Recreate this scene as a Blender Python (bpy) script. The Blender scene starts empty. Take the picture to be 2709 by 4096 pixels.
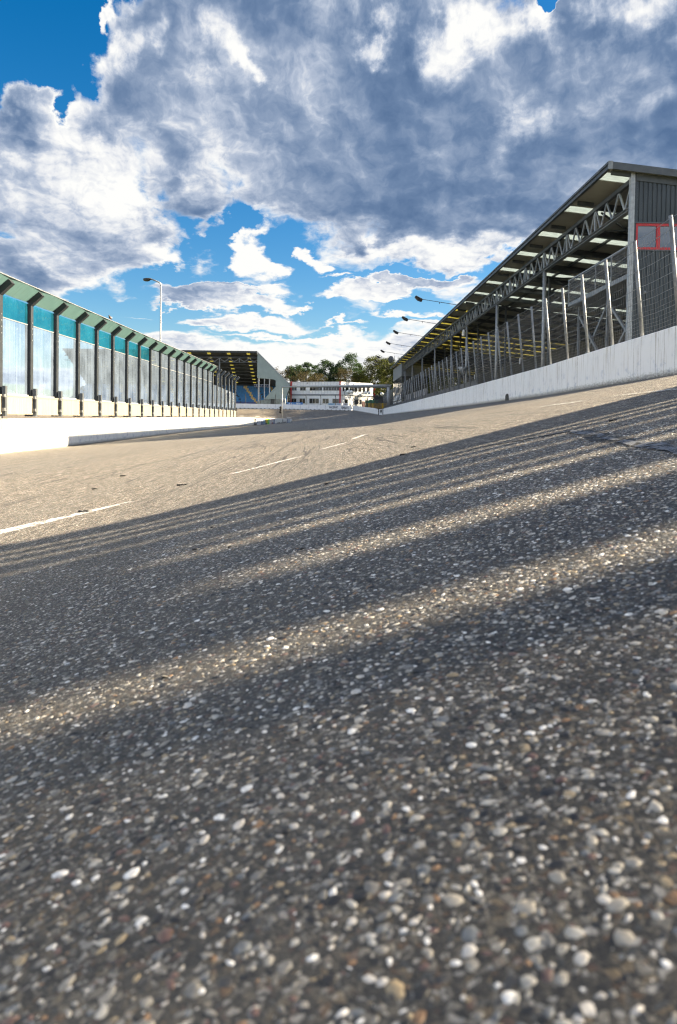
import bpy, math, random
import numpy as np
from mathutils import Vector, Matrix
random.seed(7); rng = np.random.default_rng(11)
R = math.radians
scene = bpy.context.scene
col = scene.collection

# ------------------------------------------------------------------ helpers
class MB:
    def __init__(s): s.v = []; s.f = []
    def poly(s, pts):
        n = len(s.v); s.v += [tuple(p) for p in pts]; s.f.append(tuple(range(n, n+len(pts))))
    def box(s, x0, x1, y0, y1, z0, z1):
        n = len(s.v)
        s.v += [(x0,y0,z0),(x1,y0,z0),(x1,y1,z0),(x0,y1,z0),(x0,y0,z1),(x1,y0,z1),(x1,y1,z1),(x0,y1,z1)]
        s.f += [tuple(n+i for i in q) for q in ((3,2,1,0),(4,5,6,7),(0,1,5,4),(1,2,6,5),(2,3,7,6),(3,0,4,7))]
    def bar(s, a, b, w, h=None, up=(0,0,1)):
        # rectangular bar from a to b; w across, h along 'up'
        h = h or w
        a, b = Vector(a), Vector(b); d = (b-a).normalized(); up = Vector(up)
        if abs(d.dot(up)) > .98: up = Vector((1,0,0))
        r = d.cross(up).normalized(); u = r.cross(d).normalized()
        n = len(s.v)
        for p in (a, b):
            for i, j in ((-1,-1),(1,-1),(1,1),(-1,1)): s.v.append(tuple(p+r*(i*w/2)+u*(j*h/2)))
        s.f += [tuple(n+i for i in q) for q in ((3,2,1,0),(4,5,6,7),(0,1,5,4),(1,2,6,5),(2,3,7,6),(3,0,4,7))]
    def tube(s, pts, r, n=8, r1=None, cap=True):
        pts = [Vector(p) for p in pts]; k = len(pts); base = len(s.v)
        up = Vector((0,0,1)); d0 = (pts[-1]-pts[0]).normalized()
        if abs(d0.dot(up)) > .9: up = Vector((0,1,0))
        for i, p in enumerate(pts):
            d = (pts[min(i+1,k-1)]-pts[max(i-1,0)]).normalized()
            x = d.cross(up).normalized(); y = x.cross(d)
            rr = r if r1 is None else r+(r1-r)*i/(k-1)
            for j in range(n):
                t = 2*math.pi*j/n; s.v.append(tuple(p+x*(rr*math.cos(t))+y*(rr*math.sin(t))))
        for i in range(k-1):
            for j in range(n):
                a = base+i*n+j; b = base+i*n+(j+1)%n
                s.f.append((a, b, b+n, a+n))
        if cap:
            s.f.append(tuple(base+j for j in range(n-1,-1,-1))); s.f.append(tuple(base+(k-1)*n+j for j in range(n)))
    def prism(s, pts, off):
        # closed polygon extruded by vector off
        n = len(s.v); k = len(pts); off = Vector(off)
        s.v += [tuple(p) for p in pts]+[tuple(Vector(p)+off) for p in pts]
        s.f.append(tuple(range(n+k-1, n-1, -1))); s.f.append(tuple(range(n+k, n+2*k)))
        for i in range(k): j = (i+1)%k; s.f.append((n+i, n+j, n+k+j, n+k+i))
    def ball(s, c, rx, ry=None, rz=None, nu=12, nv=8, jit=0):
        ry = ry or rx; rz = rz or rx; n = len(s.v)
        for i in range(nv+1):
            ph = math.pi*i/nv
            for j in range(nu):
                t = 2*math.pi*j/nu; k = 1+jit*(random.random()-.5)
                s.v.append((c[0]+rx*k*math.sin(ph)*math.cos(t), c[1]+ry*k*math.sin(ph)*math.sin(t), c[2]+rz*k*math.cos(ph)))
        for i in range(nv):
            for j in range(nu):
                a = n+i*nu+j; b = n+i*nu+(j+1)%nu; s.f.append((a, a+nu, b+nu, b))
    def build(s, name, m, parent=None, smooth=False, bevel=0):
        me = bpy.data.meshes.new(name); me.from_pydata(s.v, [], s.f); me.update()
        if isinstance(m, (list, tuple)):
            for q in m: me.materials.append(q)
        else: me.materials.append(m)
        if smooth: me.shade_smooth()
        o = bpy.data.objects.new(name, me); col.objects.link(o)
        if parent: o.parent = parent
        if bevel:
            b = o.modifiers.new('bevel', 'BEVEL'); b.width = bevel; b.segments = 2; b.limit_method = 'ANGLE'
        return o
def tag(o, label=None, cat=None, group=None, kind=None):
    if label: o['label'] = label
    if cat: o['category'] = cat
    if group: o['group'] = group
    if kind: o['kind'] = kind
    return o
def empty(name, loc, label, cat, group=None):
    o = bpy.data.objects.new(name, None); col.objects.link(o); o.empty_display_size = .3
    ROOTS.append((o, loc)); return tag(o, label, cat, group)
ROOTS = []      # parts are modelled in world coordinates under a root at the origin; settle() moves the root to the base
def settle():
    for o, loc in ROOTS:
        off = Matrix.Translation(-Vector(loc))
        for c in o.children:
            if c.type == 'MESH': c.data.transform(off)
            else: c.location = Vector(c.location)-Vector(loc)
            for g in c.children:
                if g.type == 'MESH': g.data.transform(off)
        o.location = loc
def sm(a, b, x):
    t = min(1, max(0, (x-a)/(b-a))); return t*t*(3-2*t)

# ------------------------------------------------------------------ material helper
class NT:
    def __init__(s, nt): s.nt = nt; s.L = nt.links
    def n(s, t, **k):
        o = s.nt.nodes.new('ShaderNode'+t)
        for a, b in k.items():
            if a.startswith('i_'): s.set(o.inputs[a[2:].replace('_', ' ')], b)
            else: setattr(o, a, b)
        return o
    def set(s, sock, v):
        if isinstance(v, bpy.types.NodeSocket): s.L.new(v, sock)
        elif v is not None: sock.default_value = v
    def math(s, op, a, b=None, c=None, clamp=False):
        o = s.nt.nodes.new('ShaderNodeMath'); o.operation = op; o.use_clamp = clamp
        for i, v in enumerate((a, b, c)):
            if v is not None: s.set(o.inputs[i], v)
        return o.outputs[0]
    def vm(s, op, a, b=None):
        o = s.nt.nodes.new('ShaderNodeVectorMath'); o.operation = op
        s.set(o.inputs[0], a)
        if b is not None: s.set(o.inputs[1], b)
        return o.outputs['Value'] if op in ('LENGTH','DOT_PRODUCT') else o.outputs[0]
    def mapping(s, vec, loc=(0,0,0), rot=(0,0,0), sc=(1,1,1), t='POINT'):
        o = s.n('Mapping', vector_type=t); s.set(o.inputs['Vector'], vec)
        o.inputs['Location'].default_value = loc; o.inputs['Rotation'].default_value = rot; o.inputs['Scale'].default_value = sc
        return o.outputs[0]
    def noise(s, vec, scale=5, detail=2, rough=.5, dim='3D', dist=0):
        o = s.n('TexNoise', noise_dimensions=dim); s.set(o.inputs['Vector'], vec)
        o.inputs['Scale'].default_value = scale; o.inputs['Detail'].default_value = detail
        o.inputs['Roughness'].default_value = rough; o.inputs['Distortion'].default_value = dist
        return o.outputs['Fac']
    def maprange(s, v, a, b, c=0, d=1, interp='LINEAR'):
        o = s.n('MapRange', interpolation_type=interp); s.set(o.inputs[0], v)
        for i, q in enumerate((a, b, c, d)): s.set(o.inputs[1+i], q)
        return o.outputs[0]
    def ramp(s, v, stops, interp='LINEAR'):
        o = s.n('ValToRGB'); o.color_ramp.interpolation = interp; e = o.color_ramp.elements
        while len(e) < len(stops): e.new(.5)
        for q, (p, c) in zip(e, stops): q.position = p; q.color = (*c, 1)
        s.set(o.inputs[0], v); return o.outputs[0]
    def mix(s, f, a, b, blend='MIX'):
        o = s.n('Mix', data_type='RGBA', blend_type=blend); s.set(o.inputs[0], f)
        for i, q in ((6, a), (7, b)): s.set(o.inputs[i], (*q, 1) if isinstance(q, tuple) and len(q) == 3 else q)
        return o.outputs[2]
def newmat(name):
    m = bpy.data.materials.new(name); m.use_nodes = True; nt = m.node_tree; nt.nodes.clear()
    k = NT(nt); k.out = k.n('OutputMaterial'); return m, k
def obj_coord(k): return k.n('TexCoord').outputs['Object']
def plain(name, c, rough=.6, metal=0, var=.12, scale=3, bump=0, streak=0, spec=.5):
    """base colour with soft mottling, optional vertical streaks and grain"""
    m, k = newmat(name); co = k.n('NewGeometry').outputs['Position']
    p = k.n('BsdfPrincipled')
    n = k.noise(co, scale, 5, .6)
    f = k.maprange(n, .3, .7, 1-var, 1+var)
    if streak:
        st = k.noise(k.mapping(co, sc=(5,5,.35)), 2, 4, .65)
        f = k.math('MULTIPLY', f, k.maprange(st, .35, .7, 1+streak*.3, 1-streak))
    cc = k.vm('MULTIPLY', c if isinstance(c, bpy.types.NodeSocket) else (*c,), None) if False else None
    mul = k.n('VectorMath', operation='SCALE'); mul.inputs[0].default_value = c; k.set(mul.inputs['Scale'], f)
    k.set(p.inputs['Base Color'], mul.outputs[0])
    p.inputs['Roughness'].default_value = rough; p.inputs['Metallic'].default_value = metal
    p.inputs['Specular IOR Level'].default_value = spec
    if bump:
        b = k.n('Bump'); b.inputs['Strength'].default_value = bump; b.inputs['Distance'].default_value = .01
        k.set(b.inputs['Height'], k.noise(co, scale*20, 4, .6)); k.set(p.inputs['Normal'], b.outputs[0])
    k.L.new(p.outputs[0], k.out.inputs[0]); return m

# ------------------------------------------------------------------ materials
M = {}
M['dark_steel'] = plain('dark_steel', (.028,.032,.036), .45, .2, .25, 4)
M['slate_steel'] = plain('slate_steel', (.075,.082,.09), .5, .3, .2, 3)
M['grey_steel'] = plain('grey_steel', (.2,.21,.22), .5, .35, .2, 3)
M['pale_steel'] = plain('pale_steel', (.36,.37,.38), .45, .4, .2, 5, streak=.25)
M['wire'] = plain('wire', (.17,.17,.17), .5, .3, .2, 5)
M['galv'] = plain('galvanised', (.21,.22,.23), .45, .35, .25, 7, streak=.3)
M['black'] = plain('black_rubber', (.012,.012,.012), .7, 0, .2, 20)
M['cladding'] = plain('dark_cladding', (.045,.054,.062), .45, .25, .12, 1.2, streak=.12)
M['soffit'] = plain('soffit_sheet', (.27,.26,.225), .6, 0, .15, .8)
M['dark_int'] = plain('dark_interior', (.07,.07,.07), .8, 0, .3, .6)
M['terrace'] = plain('terrace_concrete', (.13,.13,.125), .9, 0, .3, 2)
M['cream'] = plain('cream_panel', (.235,.205,.155), .55, 0, .05, 3, streak=.15)
M['red'] = plain('red_paint', (.42,.02,.025), .4, 0, .1, 3)
M['white'] = plain('white_panel', (.80,.80,.81), .5, 0, .05, 1, streak=.10)
M['whitetrim'] = plain('white_trim', (.6,.6,.6), .5, 0, .06, 3)
M['bandgrey'] = plain('grey_band', (.22,.23,.25), .6, 0, .1, 2)
M['sage'] = plain('sage_cladding', (.29,.345,.33), .55, .05, .08, .6, streak=.12)
M['masonry'] = plain('masonry', (.2,.22,.215), .9, 0, .3, 2.2, bump=.4)
M['seatblue'] = plain('blue_seats', (.02,.17,.36), .45, 0, .3, 2)
M['seatyellow'] = plain('yellow_seats', (.62,.42,.14), .5, 0, .25, 2)
M['navy'] = plain('navy_board', (.03,.05,.16), .5, 0, .2, 1)
M['bannerblue'] = plain('blue_banner', (.03,.16,.45), .5, 0, .2, 2)
M['bannerpale'] = plain('pale_banner', (.35,.5,.62), .5, 0, .3, 3)
M['skipyellow'] = plain('yellow_skip', (.62,.38,.02), .5, 0, .2, 1.5, streak=.2)
M['skipgreen'] = plain('green_skip', (.03,.24,.12), .5, 0, .2, 1.5)
M['globe'] = plain('white_globe', (.8,.79,.75), .35, 0, .03, 3)
M['timber'] = plain('grey_timber', (.16,.14,.12), .85, 0, .3, 3, streak=.3)
M['pigeon'] = plain('pigeon_plumage', (.06,.05,.05), .7, 0, .5, 40)
M['plumewhite'] = plain('pale_plumage', (.6,.6,.6), .7, 0, .1, 40)
M['bark'] = plain('bark', (.075,.058,.042), .9, 0, .35, 6)
M['letter'] = plain('navy_paint', (.02,.03,.075), .6, 0, .2, 8)
M['ink'] = plain('black_print', (.02,.02,.022), .5, 0, .2, 5)
M['posterwhite'] = plain('white_print', (.68,.7,.74), .5, 0, .12, 4)
M['posterslate'] = plain('slate_print', (.16,.2,.34), .5, 0, .2, 4)
M['posterblue'] = plain('blue_print', (.16,.3,.48), .5, 0, .3, 4)
M['posteryellow'] = plain('yellow_print', (.66,.5,.02), .5, 0, .2, 4)
M['postergreen'] = plain('green_print', (.16,.55,.06), .5, 0, .3, 4)
M['posterred'] = plain('red_print', (.3,.12,.12), .5, 0, .3, 4)
M['signpale'] = plain('pale_sign', (.42,.45,.52), .5, 0, .3, 3)
M['lamp_glass'] = plain('lamp_glass', (.06,.055,.045), .2, 0, .1, 10)

def mat_window():
    m, k = newmat('window_glass'); p = k.n('BsdfPrincipled')
    p.inputs['Base Color'].default_value = (.025,.024,.024,1); p.inputs['Roughness'].default_value = .06
    p.inputs['IOR'].default_value = 1.6
    k.L.new(p.outputs[0], k.out.inputs[0]); return m
M['window'] = mat_window()
def mat_mirror():
    m, k = newmat('reflective_glass'); p = k.n('BsdfPrincipled'); p.inputs['Base Color'].default_value = (.05,.06,.075,1); p.inputs['Roughness'].default_value = .04
    g = k.n('BsdfGlossy'); g.inputs[0].default_value = (.8,.85,.9,1); g.inputs['Roughness'].default_value = .02
    x = k.n('MixShader'); x.inputs[0].default_value = .10; k.L.new(p.outputs[0], x.inputs[1]); k.L.new(g.outputs[0], x.inputs[2]); k.L.new(x.outputs[0], k.out.inputs[0]); return m
M['mirror'] = mat_mirror()

def mat_skylight(name, c, tr):
    m, k = newmat(name); co = k.n('NewGeometry').outputs['Position']
    n = k.noise(k.mapping(co, sc=(1,9,1)), 2.2, 4, .6)
    cc = k.mix(k.maprange(n, .3, .75), c, tuple(x*.6 for x in c))
    t = k.n('BsdfTranslucent'); k.set(t.inputs[0], cc)
    d = k.n('BsdfDiffuse'); k.set(d.inputs[0], cc)
    x = k.n('MixShader'); x.inputs[0].default_value = 1-tr
    k.L.new(t.outputs[0], x.inputs[1]); k.L.new(d.outputs[0], x.inputs[2]); k.L.new(x.outputs[0], k.out.inputs[0]); return m
M['skylight'] = mat_skylight('white_skylight', (.44,.49,.50), .9)
M['skyyellow'] = mat_skylight('yellow_skylight', (.50,.47,.20), .75)

def mat_pane(name, tint, haze, hazef, glossf, scratch):
    """weathered polycarbonate: see-through tint, dusty haze in vertical runs, sky reflection"""
    m, k = newmat(name); co = k.n('NewGeometry').outputs['Position']
    tr = k.n('BsdfTransparent'); tr.inputs[0].default_value = (*tint, 1)
    df = k.n('BsdfDiffuse'); df.inputs[0].default_value = (*haze, 1)
    gl = k.n('BsdfGlossy'); gl.inputs['Roughness'].default_value = .03; gl.inputs[0].default_value = (.9,.95,1,1)
    st = k.noise(k.mapping(co, sc=(3,3.2,.16)), 2.5, 6, .65)
    bl = k.noise(co, 1.1, 5, .6)
    f = k.math('ADD', k.maprange(st, .42, .72, 0, scratch), k.maprange(bl, .35, .75, hazef*.6, hazef*1.25))
    a = k.n('MixShader'); k.set(a.inputs[0], f); k.L.new(tr.outputs[0], a.inputs[1]); k.L.new(df.outputs[0], a.inputs[2])
    fr = k.n('Fresnel'); fr.inputs[0].default_value = 1.5
    bp = k.n('Bump'); bp.inputs['Strength'].default_value = .10; bp.inputs['Distance'].default_value = .05
    k.set(bp.inputs['Height'], k.noise(k.mapping(co, sc=(1,1.2,.5)), 2.2, 3, .5)); k.set(gl.inputs['Normal'], bp.outputs[0])
    b = k.n('MixShader'); k.set(b.inputs[0], k.math('ADD', fr.outputs[0], glossf, clamp=True))
    k.L.new(a.outputs[0], b.inputs[1]); k.L.new(gl.outputs[0], b.inputs[2]); k.L.new(b.outputs[0], k.out.inputs[0]); return m
M['pane'] = mat_pane('clear_pane', (.66,.77,.90), (.40,.50,.66), .20, .10, .10)
M['teal'] = mat_pane('teal_pane', (.02,.32,.42), (.02,.16,.24), .34, .05, .06)

def mat_canopy():
    m, k = newmat('canopy_sheet'); co = k.n('NewGeometry').outputs['Position']
    p = k.n('BsdfPrincipled'); n = k.noise(k.mapping(co, sc=(.6,14,.6)), 2.2, 5, .7)
    b = k.noise(co, 1.5, 4, .6)
    c = k.ramp(n, [(.25,(.05,.115,.115)), (.5,(.11,.21,.205)), (.75,(.16,.27,.265))])
    c = k.mix(k.maprange(b, .55, .8, 0, .5), c, (.12,.20,.17))
    k.set(p.inputs['Base Color'], c); p.inputs['Roughness'].default_value = .55
    k.L.new(p.outputs[0], k.out.inputs[0]); return m
M['canopy'] = mat_canopy()

def mat_wall(name, base, drip, grime):
    """white painted concrete with rain runs, chipped blotches and a mossy foot"""
    m, k = newmat(name); geo = k.n('NewGeometry').outputs['Position']; co = obj_coord(k)
    uv = k.n('UVMap').outputs[0]
    sx = k.n('SeparateXYZ'); k.L.new(uv, sx.inputs[0]); v = sx.outputs[1]     # uv: x = metres along, y = height 0..1
    p = k.n('BsdfPrincipled')
    runs = k.noise(k.mapping(uv, sc=(7,.55,1)), 1.6, 5, .7, '2D')
    runs2 = k.noise(k.mapping(uv, sc=(1.1,.25,1)), 1.2, 3, .6, '2D')
    rm = k.math('MULTIPLY', k.maprange(runs, .53, .72), k.maprange(runs2, .42, .62))
    rm = k.math('MULTIPLY', rm, k.maprange(v, .05, .8, .25, 1))
    blot = k.noise(k.mapping(uv, sc=(1,1.3,1)), 2.3, 7, .68, '2D')
    bm = k.math('MULTIPLY', k.maprange(blot, .55, .68), k.maprange(v, .15, .6, 1, .25))
    c = k.mix(k.math('MULTIPLY', rm, drip), (*base,), (.36,.31,.23))
    c = k.mix(k.math('MULTIPLY', bm, .75), c, (.45,.49,.57))
    thin = k.noise(k.mapping(uv, sc=(16,.12,1)), 1.1, 2, .5, '2D')
    c = k.mix(k.math('MULTIPLY', k.maprange(thin, .665, .70), drip), c, (.2,.17,.13))
    gn = k.noise(k.mapping(uv, sc=(3,9,1)), 2.5, 5, .65, '2D')
    gm = k.maprange(k.math('ADD', v, k.math('MULTIPLY', k.math('SUBTRACT', gn, .5), .22)), .0, .14, grime, 0)
    c = k.mix(gm, c, (.10,.09,.06))
    k.set(p.inputs['Base Color'], c); p.inputs['Roughness'].default_value = .75
    b = k.n('Bump'); b.inputs['Strength'].default_value = .35; b.inputs['Distance'].default_value = .012
    k.set(b.inputs['Height'], k.noise(geo, 7, 7, .65)); k.set(p.inputs['Normal'], b.outputs[0])
    k.L.new(p.outputs[0], k.out.inputs[0]); return m
M['wallR'] = mat_wall('painted_wall', (.82,.82,.82), .9, .85)
M['wallL'] = mat_wall('sunlit_painted_wall', (.82,.82,.80), .35, .9)

STONES = [(0,(.018,.018,.018)), (.19,(.036,.034,.032)), (.34,(.075,.068,.059)), (.48,(.13,.112,.086)), (.59,(.215,.187,.143)),
          (.68,(.26,.19,.11)), (.74,(.09,.10,.11)), (.78,(.35,.32,.275)), (.87,(.21,.115,.055)), (.895,(.62,.59,.55)), (.97,(.15,.08,.06))]
PEBBLES = [(0,(.016,.016,.018)), (.16,(.055,.053,.052)), (.27,(.17,.165,.155)), (.38,(.30,.28,.245)), (.49,(.14,.152,.165)), (.56,(.30,.24,.155)),
           (.63,(.42,.40,.36)), (.76,(.24,.145,.08)), (.80,(.54,.51,.47)), (.89,(.78,.77,.75)), (.945,(.13,.08,.07))]
def mat_asphalt():
    m, k = newmat('worn_asphalt'); co = obj_coord(k)
    p = k.n('BsdfPrincipled')
    jit = k.n('TexNoise', noise_dimensions='2D'); k.set(jit.inputs['Vector'], co); jit.inputs['Scale'].default_value = 120
    wv = k.vm('ADD', co, k.vm('SCALE', k.vm('SUBTRACT', jit.outputs['Color'], (.5,.5,.5)), None))
    sc = wv.node; sc.inputs[1]
    # the SCALE node's factor
    for nd in k.nt.nodes:
        if nd.type == 'VECT_MATH' and nd.operation == 'SCALE': nd.inputs['Scale'].default_value = .004      # (only the jitter exists so far)
    def layer(scale):
        v = k.n('TexVoronoi', voronoi_dimensions='2D'); k.set(v.inputs['Vector'], wv); v.inputs['Scale'].default_value = scale
        e = k.n('TexVoronoi', voronoi_dimensions='2D', feature='DISTANCE_TO_EDGE'); k.set(e.inputs['Vector'], wv); e.inputs['Scale'].default_value = scale
        s = k.n('SeparateColor'); k.L.new(v.outputs['Color'], s.inputs[0])
        return s.outputs[0], s.outputs[1], e.outputs['Distance']
    r1, q1, e1 = layer(170); r2, q2, e2 = layer(330)
    c1 = k.ramp(r1, STONES, 'CONSTANT'); c2 = k.ramp(r2, STONES, 'CONSTANT')
    s1 = k.math('MULTIPLY', k.maprange(e1, .05, .16), k.maprange(q1, .28, .32))     # big stones present
    s2 = k.maprange(e2, .04, .15)
    pos = k.n('SeparateXYZ'); k.L.new(co, pos.inputs[0])
    edge_ = k.math('SUBTRACT', k.math('ABSOLUTE', pos.outputs[0]), k.math('MULTIPLY_ADD', pos.outputs[1], .55, .45))
    grit = k.math('MAXIMUM', k.maprange(pos.outputs[1], 1.4, 3.2, .30, 1), k.maprange(edge_, -.05, .05, 0, 1))
    grit = k.math('MAXIMUM', grit, k.maprange(pos.outputs[1], .12, .18, 1, 0))         # where real pebbles lie the binder between them holds only fine grit
    s2 = k.math('MULTIPLY', s2, grit); s1 = k.math('MULTIPLY', s1, grit)
    c = k.mix(s2, (.022,.022,.023), c2)
    c = k.mix(s1, c, c1)
    # coarse speckle of worn and proud aggregate
    sp1 = k.noise(k.mapping(co, sc=(1,.30,1)), 75, 3, .75, '2D'); sp2 = k.noise(k.mapping(co, loc=(4,4,0), sc=(1,.16,1)), 24, 4, .75, '2D')
    pf = k.maprange(pos.outputs[1], 1.2, 3.0)
    g1 = k.maprange(sp1, .36, .64, .45, 1.55); g2 = k.maprange(sp2, .36, .64, .60, 1.40)
    gm_ = k.math('ADD', 1, k.math('MULTIPLY', pf, k.math('SUBTRACT', k.math('MULTIPLY', g1, g2), 1)))
    gs_ = k.n('VectorMath', operation='SCALE'); k.set(gs_.inputs[0], c); k.set(gs_.inputs['Scale'], gm_); c = gs_.outputs[0]
    # worn lines, dust and rubber along the racing direction
    lines = k.noise(k.mapping(co, rot=(0,0,.035), sc=(1.6,.035,1)), 1.3, 3, .6, '2D')
    ln = k.math('ABSOLUTE', k.math('SUBTRACT', lines, .5))
    lm = k.maprange(ln, .003, .011, .8, 0)
    lines2 = k.noise(k.mapping(co, loc=(7,3,0), rot=(0,0,-.05), sc=(2.6,.05,1)), 1.1, 2, .5, '2D')
    lm2 = k.maprange(k.math('ABSOLUTE', k.math('SUBTRACT', lines2, .45)), .002, .008, .7, 0)
    lines3 = k.noise(k.mapping(co, loc=(2,9,0), rot=(0,0,.02), sc=(5,.07,1)), 1.0, 3, .55, '2D')
    lm2 = k.math('MAXIMUM', lm2, k.maprange(k.math('ABSOLUTE', k.math('SUBTRACT', lines3, .55)), .003, .012, .5, 0))
    far = k.n('SeparateXYZ'); k.L.new(co, far.inputs[0])
    ff = k.maprange(far.outputs[1], 3.2, 7)
    lm = k.math('MULTIPLY', k.math('MAXIMUM', lm, lm2), ff)
    big = k.noise(k.mapping(co, sc=(.5,.06,1)), 1.4, 5, .6, '2D')
    dust = k.maprange(far.outputs[0], -11, -6.5, .45, 0)
    c = k.mix(k.math('MULTIPLY', dust, k.maprange(big, .3, .6)), c, (.17,.125,.075))
    c = k.mix(k.maprange(big, .45, .75, 0, .35), c, (.10,.098,.095))
    c = k.mix(lm, c, (.022,.022,.024))
    k.set(p.inputs['Base Color'], c); p.inputs['Roughness'].default_value = .72
    p.inputs['Specular IOR Level'].default_value = .35
    h = k.math('ADD', k.math('MULTIPLY', s1, .6), k.math('MULTIPLY', s2, .4))
    b = k.n('Bump'); b.inputs['Strength'].default_value = .8; b.inputs['Distance'].default_value = .003
    k.set(b.inputs['Height'], h); k.set(p.inputs['Normal'], b.outputs[0])
    k.L.new(p.outputs[0], k.out.inputs[0]); return m
M['asphalt'] = mat_asphalt()
def mat_stone():
    m, k = newmat('pebble'); p = k.n('BsdfPrincipled')
    a = k.n('Attribute', attribute_name='tone').outputs['Fac']
    c = k.ramp(a, PEBBLES, 'CONSTANT')
    co = obj_coord(k); n = k.noise(co, 260, 4, .65)
    c = k.mix(1.0, c, k.ramp(n, [(.3,(.62,.60,.58)), (.7,(1.15,1.13,1.1))]), 'MULTIPLY')
    k.set(p.inputs['Base Color'], c); p.inputs['Roughness'].default_value = .55
    b = k.n('Bump'); b.inputs['Strength'].default_value = .4; b.inputs['Distance'].default_value = .0012
    k.set(b.inputs['Height'], n); k.set(p.inputs['Normal'], b.outputs[0])
    k.L.new(p.outputs[0], k.out.inputs[0]); return m
M['stone'] = mat_stone()
def mat_paint(name, c, lo, hi, sc=30):
    """worn road paint: patches of stone show through"""
    m, k = newmat(name); co = obj_coord(k)
    p = k.n('BsdfPrincipled'); p.inputs['Base Color'].default_value = (*c, 1); p.inputs['Roughness'].default_value = .7
    t = k.n('BsdfTransparent'); n = k.noise(co, sc, 5, .7)
    x = k.n('MixShader'); k.set(x.inputs[0], k.maprange(n, lo, hi))
    k.L.new(t.outputs[0], x.inputs[1]); k.L.new(p.outputs[0], x.inputs[2]); k.L.new(x.outputs[0], k.out.inputs[0]); return m
M['paint'] = mat_paint('worn_white_paint', (.64,.63,.60), .41, .56)
M['faint'] = mat_paint('faded_paint', (.5,.49,.46), .47, .58, 18)
M['mortar'] = mat_paint('repair_mortar', (.115,.12,.135), .40, .52, 30)
M['bitumen'] = mat_paint('bitumen_edge', (.016,.016,.017), .42, .55, 22)
def mat_ground():
    m, k = newmat('infield_ground'); co = obj_coord(k); p = k.n('BsdfPrincipled')
    n = k.noise(co, .25, 8, .65)
    k.set(p.inputs['Base Color'], k.ramp(n, [(.3,(.05,.065,.028)), (.55,(.075,.085,.04)), (.7,(.11,.10,.07))]))
    p.inputs['Roughness'].default_value = .95
    k.L.new(p.outputs[0], k.out.inputs[0]); return m
M['ground'] = mat_ground()
def mat_leaf(name, stops, tr=.3):
    m, k = newmat(name); co = k.n('NewGeometry').outputs['Position']
    n = k.noise(co, .9, 3, .6); n2 = k.noise(co, 9, 2, .5)
    c = k.ramp(k.math('ADD', k.math('MULTIPLY', n, .6), k.math('MULTIPLY', n2, .4)), stops)
    d = k.n('BsdfDiffuse'); k.set(d.inputs[0], c); t = k.n('BsdfTranslucent'); k.set(t.inputs[0], c)
    x = k.n('MixShader'); x.inputs[0].default_value = tr
    k.L.new(d.outputs[0], x.inputs[1]); k.L.new(t.outputs[0], x.inputs[2]); k.L.new(x.outputs[0], k.out.inputs[0]); return m
M['pine'] = mat_leaf('pine_needles', [(.3,(.022,.042,.02)), (.5,(.05,.08,.038)), (.7,(.09,.12,.055))])
M['brown'] = mat_leaf('bare_twigs', [(.3,(.034,.03,.016)), (.5,(.07,.06,.03)), (.7,(.12,.10,.05))])
M['olive'] = mat_leaf('olive_leaves', [(.3,(.03,.04,.012)), (.5,(.065,.075,.022)), (.7,(.13,.12,.04))])

# ------------------------------------------------------------------ terrain
# outer wall path: x, y, z of wall base, kink distance, z at kink, z at inner edge (d=19)
PATH = [(8.3,-60,2.0,10.2,-.72,-1.40),(8.3,0,1.78,10.2,-.72,-1.32),(8.3,5,1.66,9.6,-.64,-1.31),(8.3,11,1.38,8.9,-.52,-1.30),(8.3,16.6,1.2,8.3,-.45,-1.28),(8.42,28,1.03,6.9,-.31,-1.28),
        (8.5,45,.93,6.9,-.22,-1.15),(8.6,72,.86,6.9,-.16,-1.07),(8.7,128,.70,7.0,-.2,-1.08),(8.3,137,.76,8,-.15,-1.08),
        (3.9,172,2.0,8.5,.22,-1.0),(-8,176,2.12,8.5,.25,-1.0),(-30,179,2.25,8.5,.25,-1.0),(-60,178,2.3,8.5,.25,-1.0),(-110,150,2.3,8.5,.25,-1.0)]
def wall_at(X, Y):
    best = 1e9; v = None; sg = 1
    for a, b in zip(PATH[:-1], PATH[1:]):
        ex, ey = b[0]-a[0], b[1]-a[1]
        t = min(1, max(0, ((X-a[0])*ex+(Y-a[1])*ey)/(ex*ex+ey*ey)))
        px, py = a[0]+t*ex, a[1]+t*ey
        dd = math.hypot(X-px, Y-py)
        if dd < best:
            best = dd; v = [a[i]+t*(b[i]-a[i]) for i in range(2, 6)]
            sg = -1 if ex*(Y-py)-ey*(X-px) < 0 else 1
    return best*sg, v
def gz(X, Y):
    d, (zw, dk, zk, zi) = wall_at(X, Y)
    if d <= 0: return zw
    m1 = (zk-zw)/dk; m2 = (zi-zk)/(19-dk)
    a = zw+m1*d; b = zk+m2*(d-dk)
    w = .35
    z = (a+b)/2+math.sqrt(((a-b)/2)**2+(w*.12)**2)   # smooth max: concave bank
    return max(z, zi) if d < 19 else max(zi, -9)

def wall_pt(i, t):
    a, b = PATH[i], PATH[i+1]; return [a[j]+t*(b[j]-a[j]) for j in range(3)]

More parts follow.
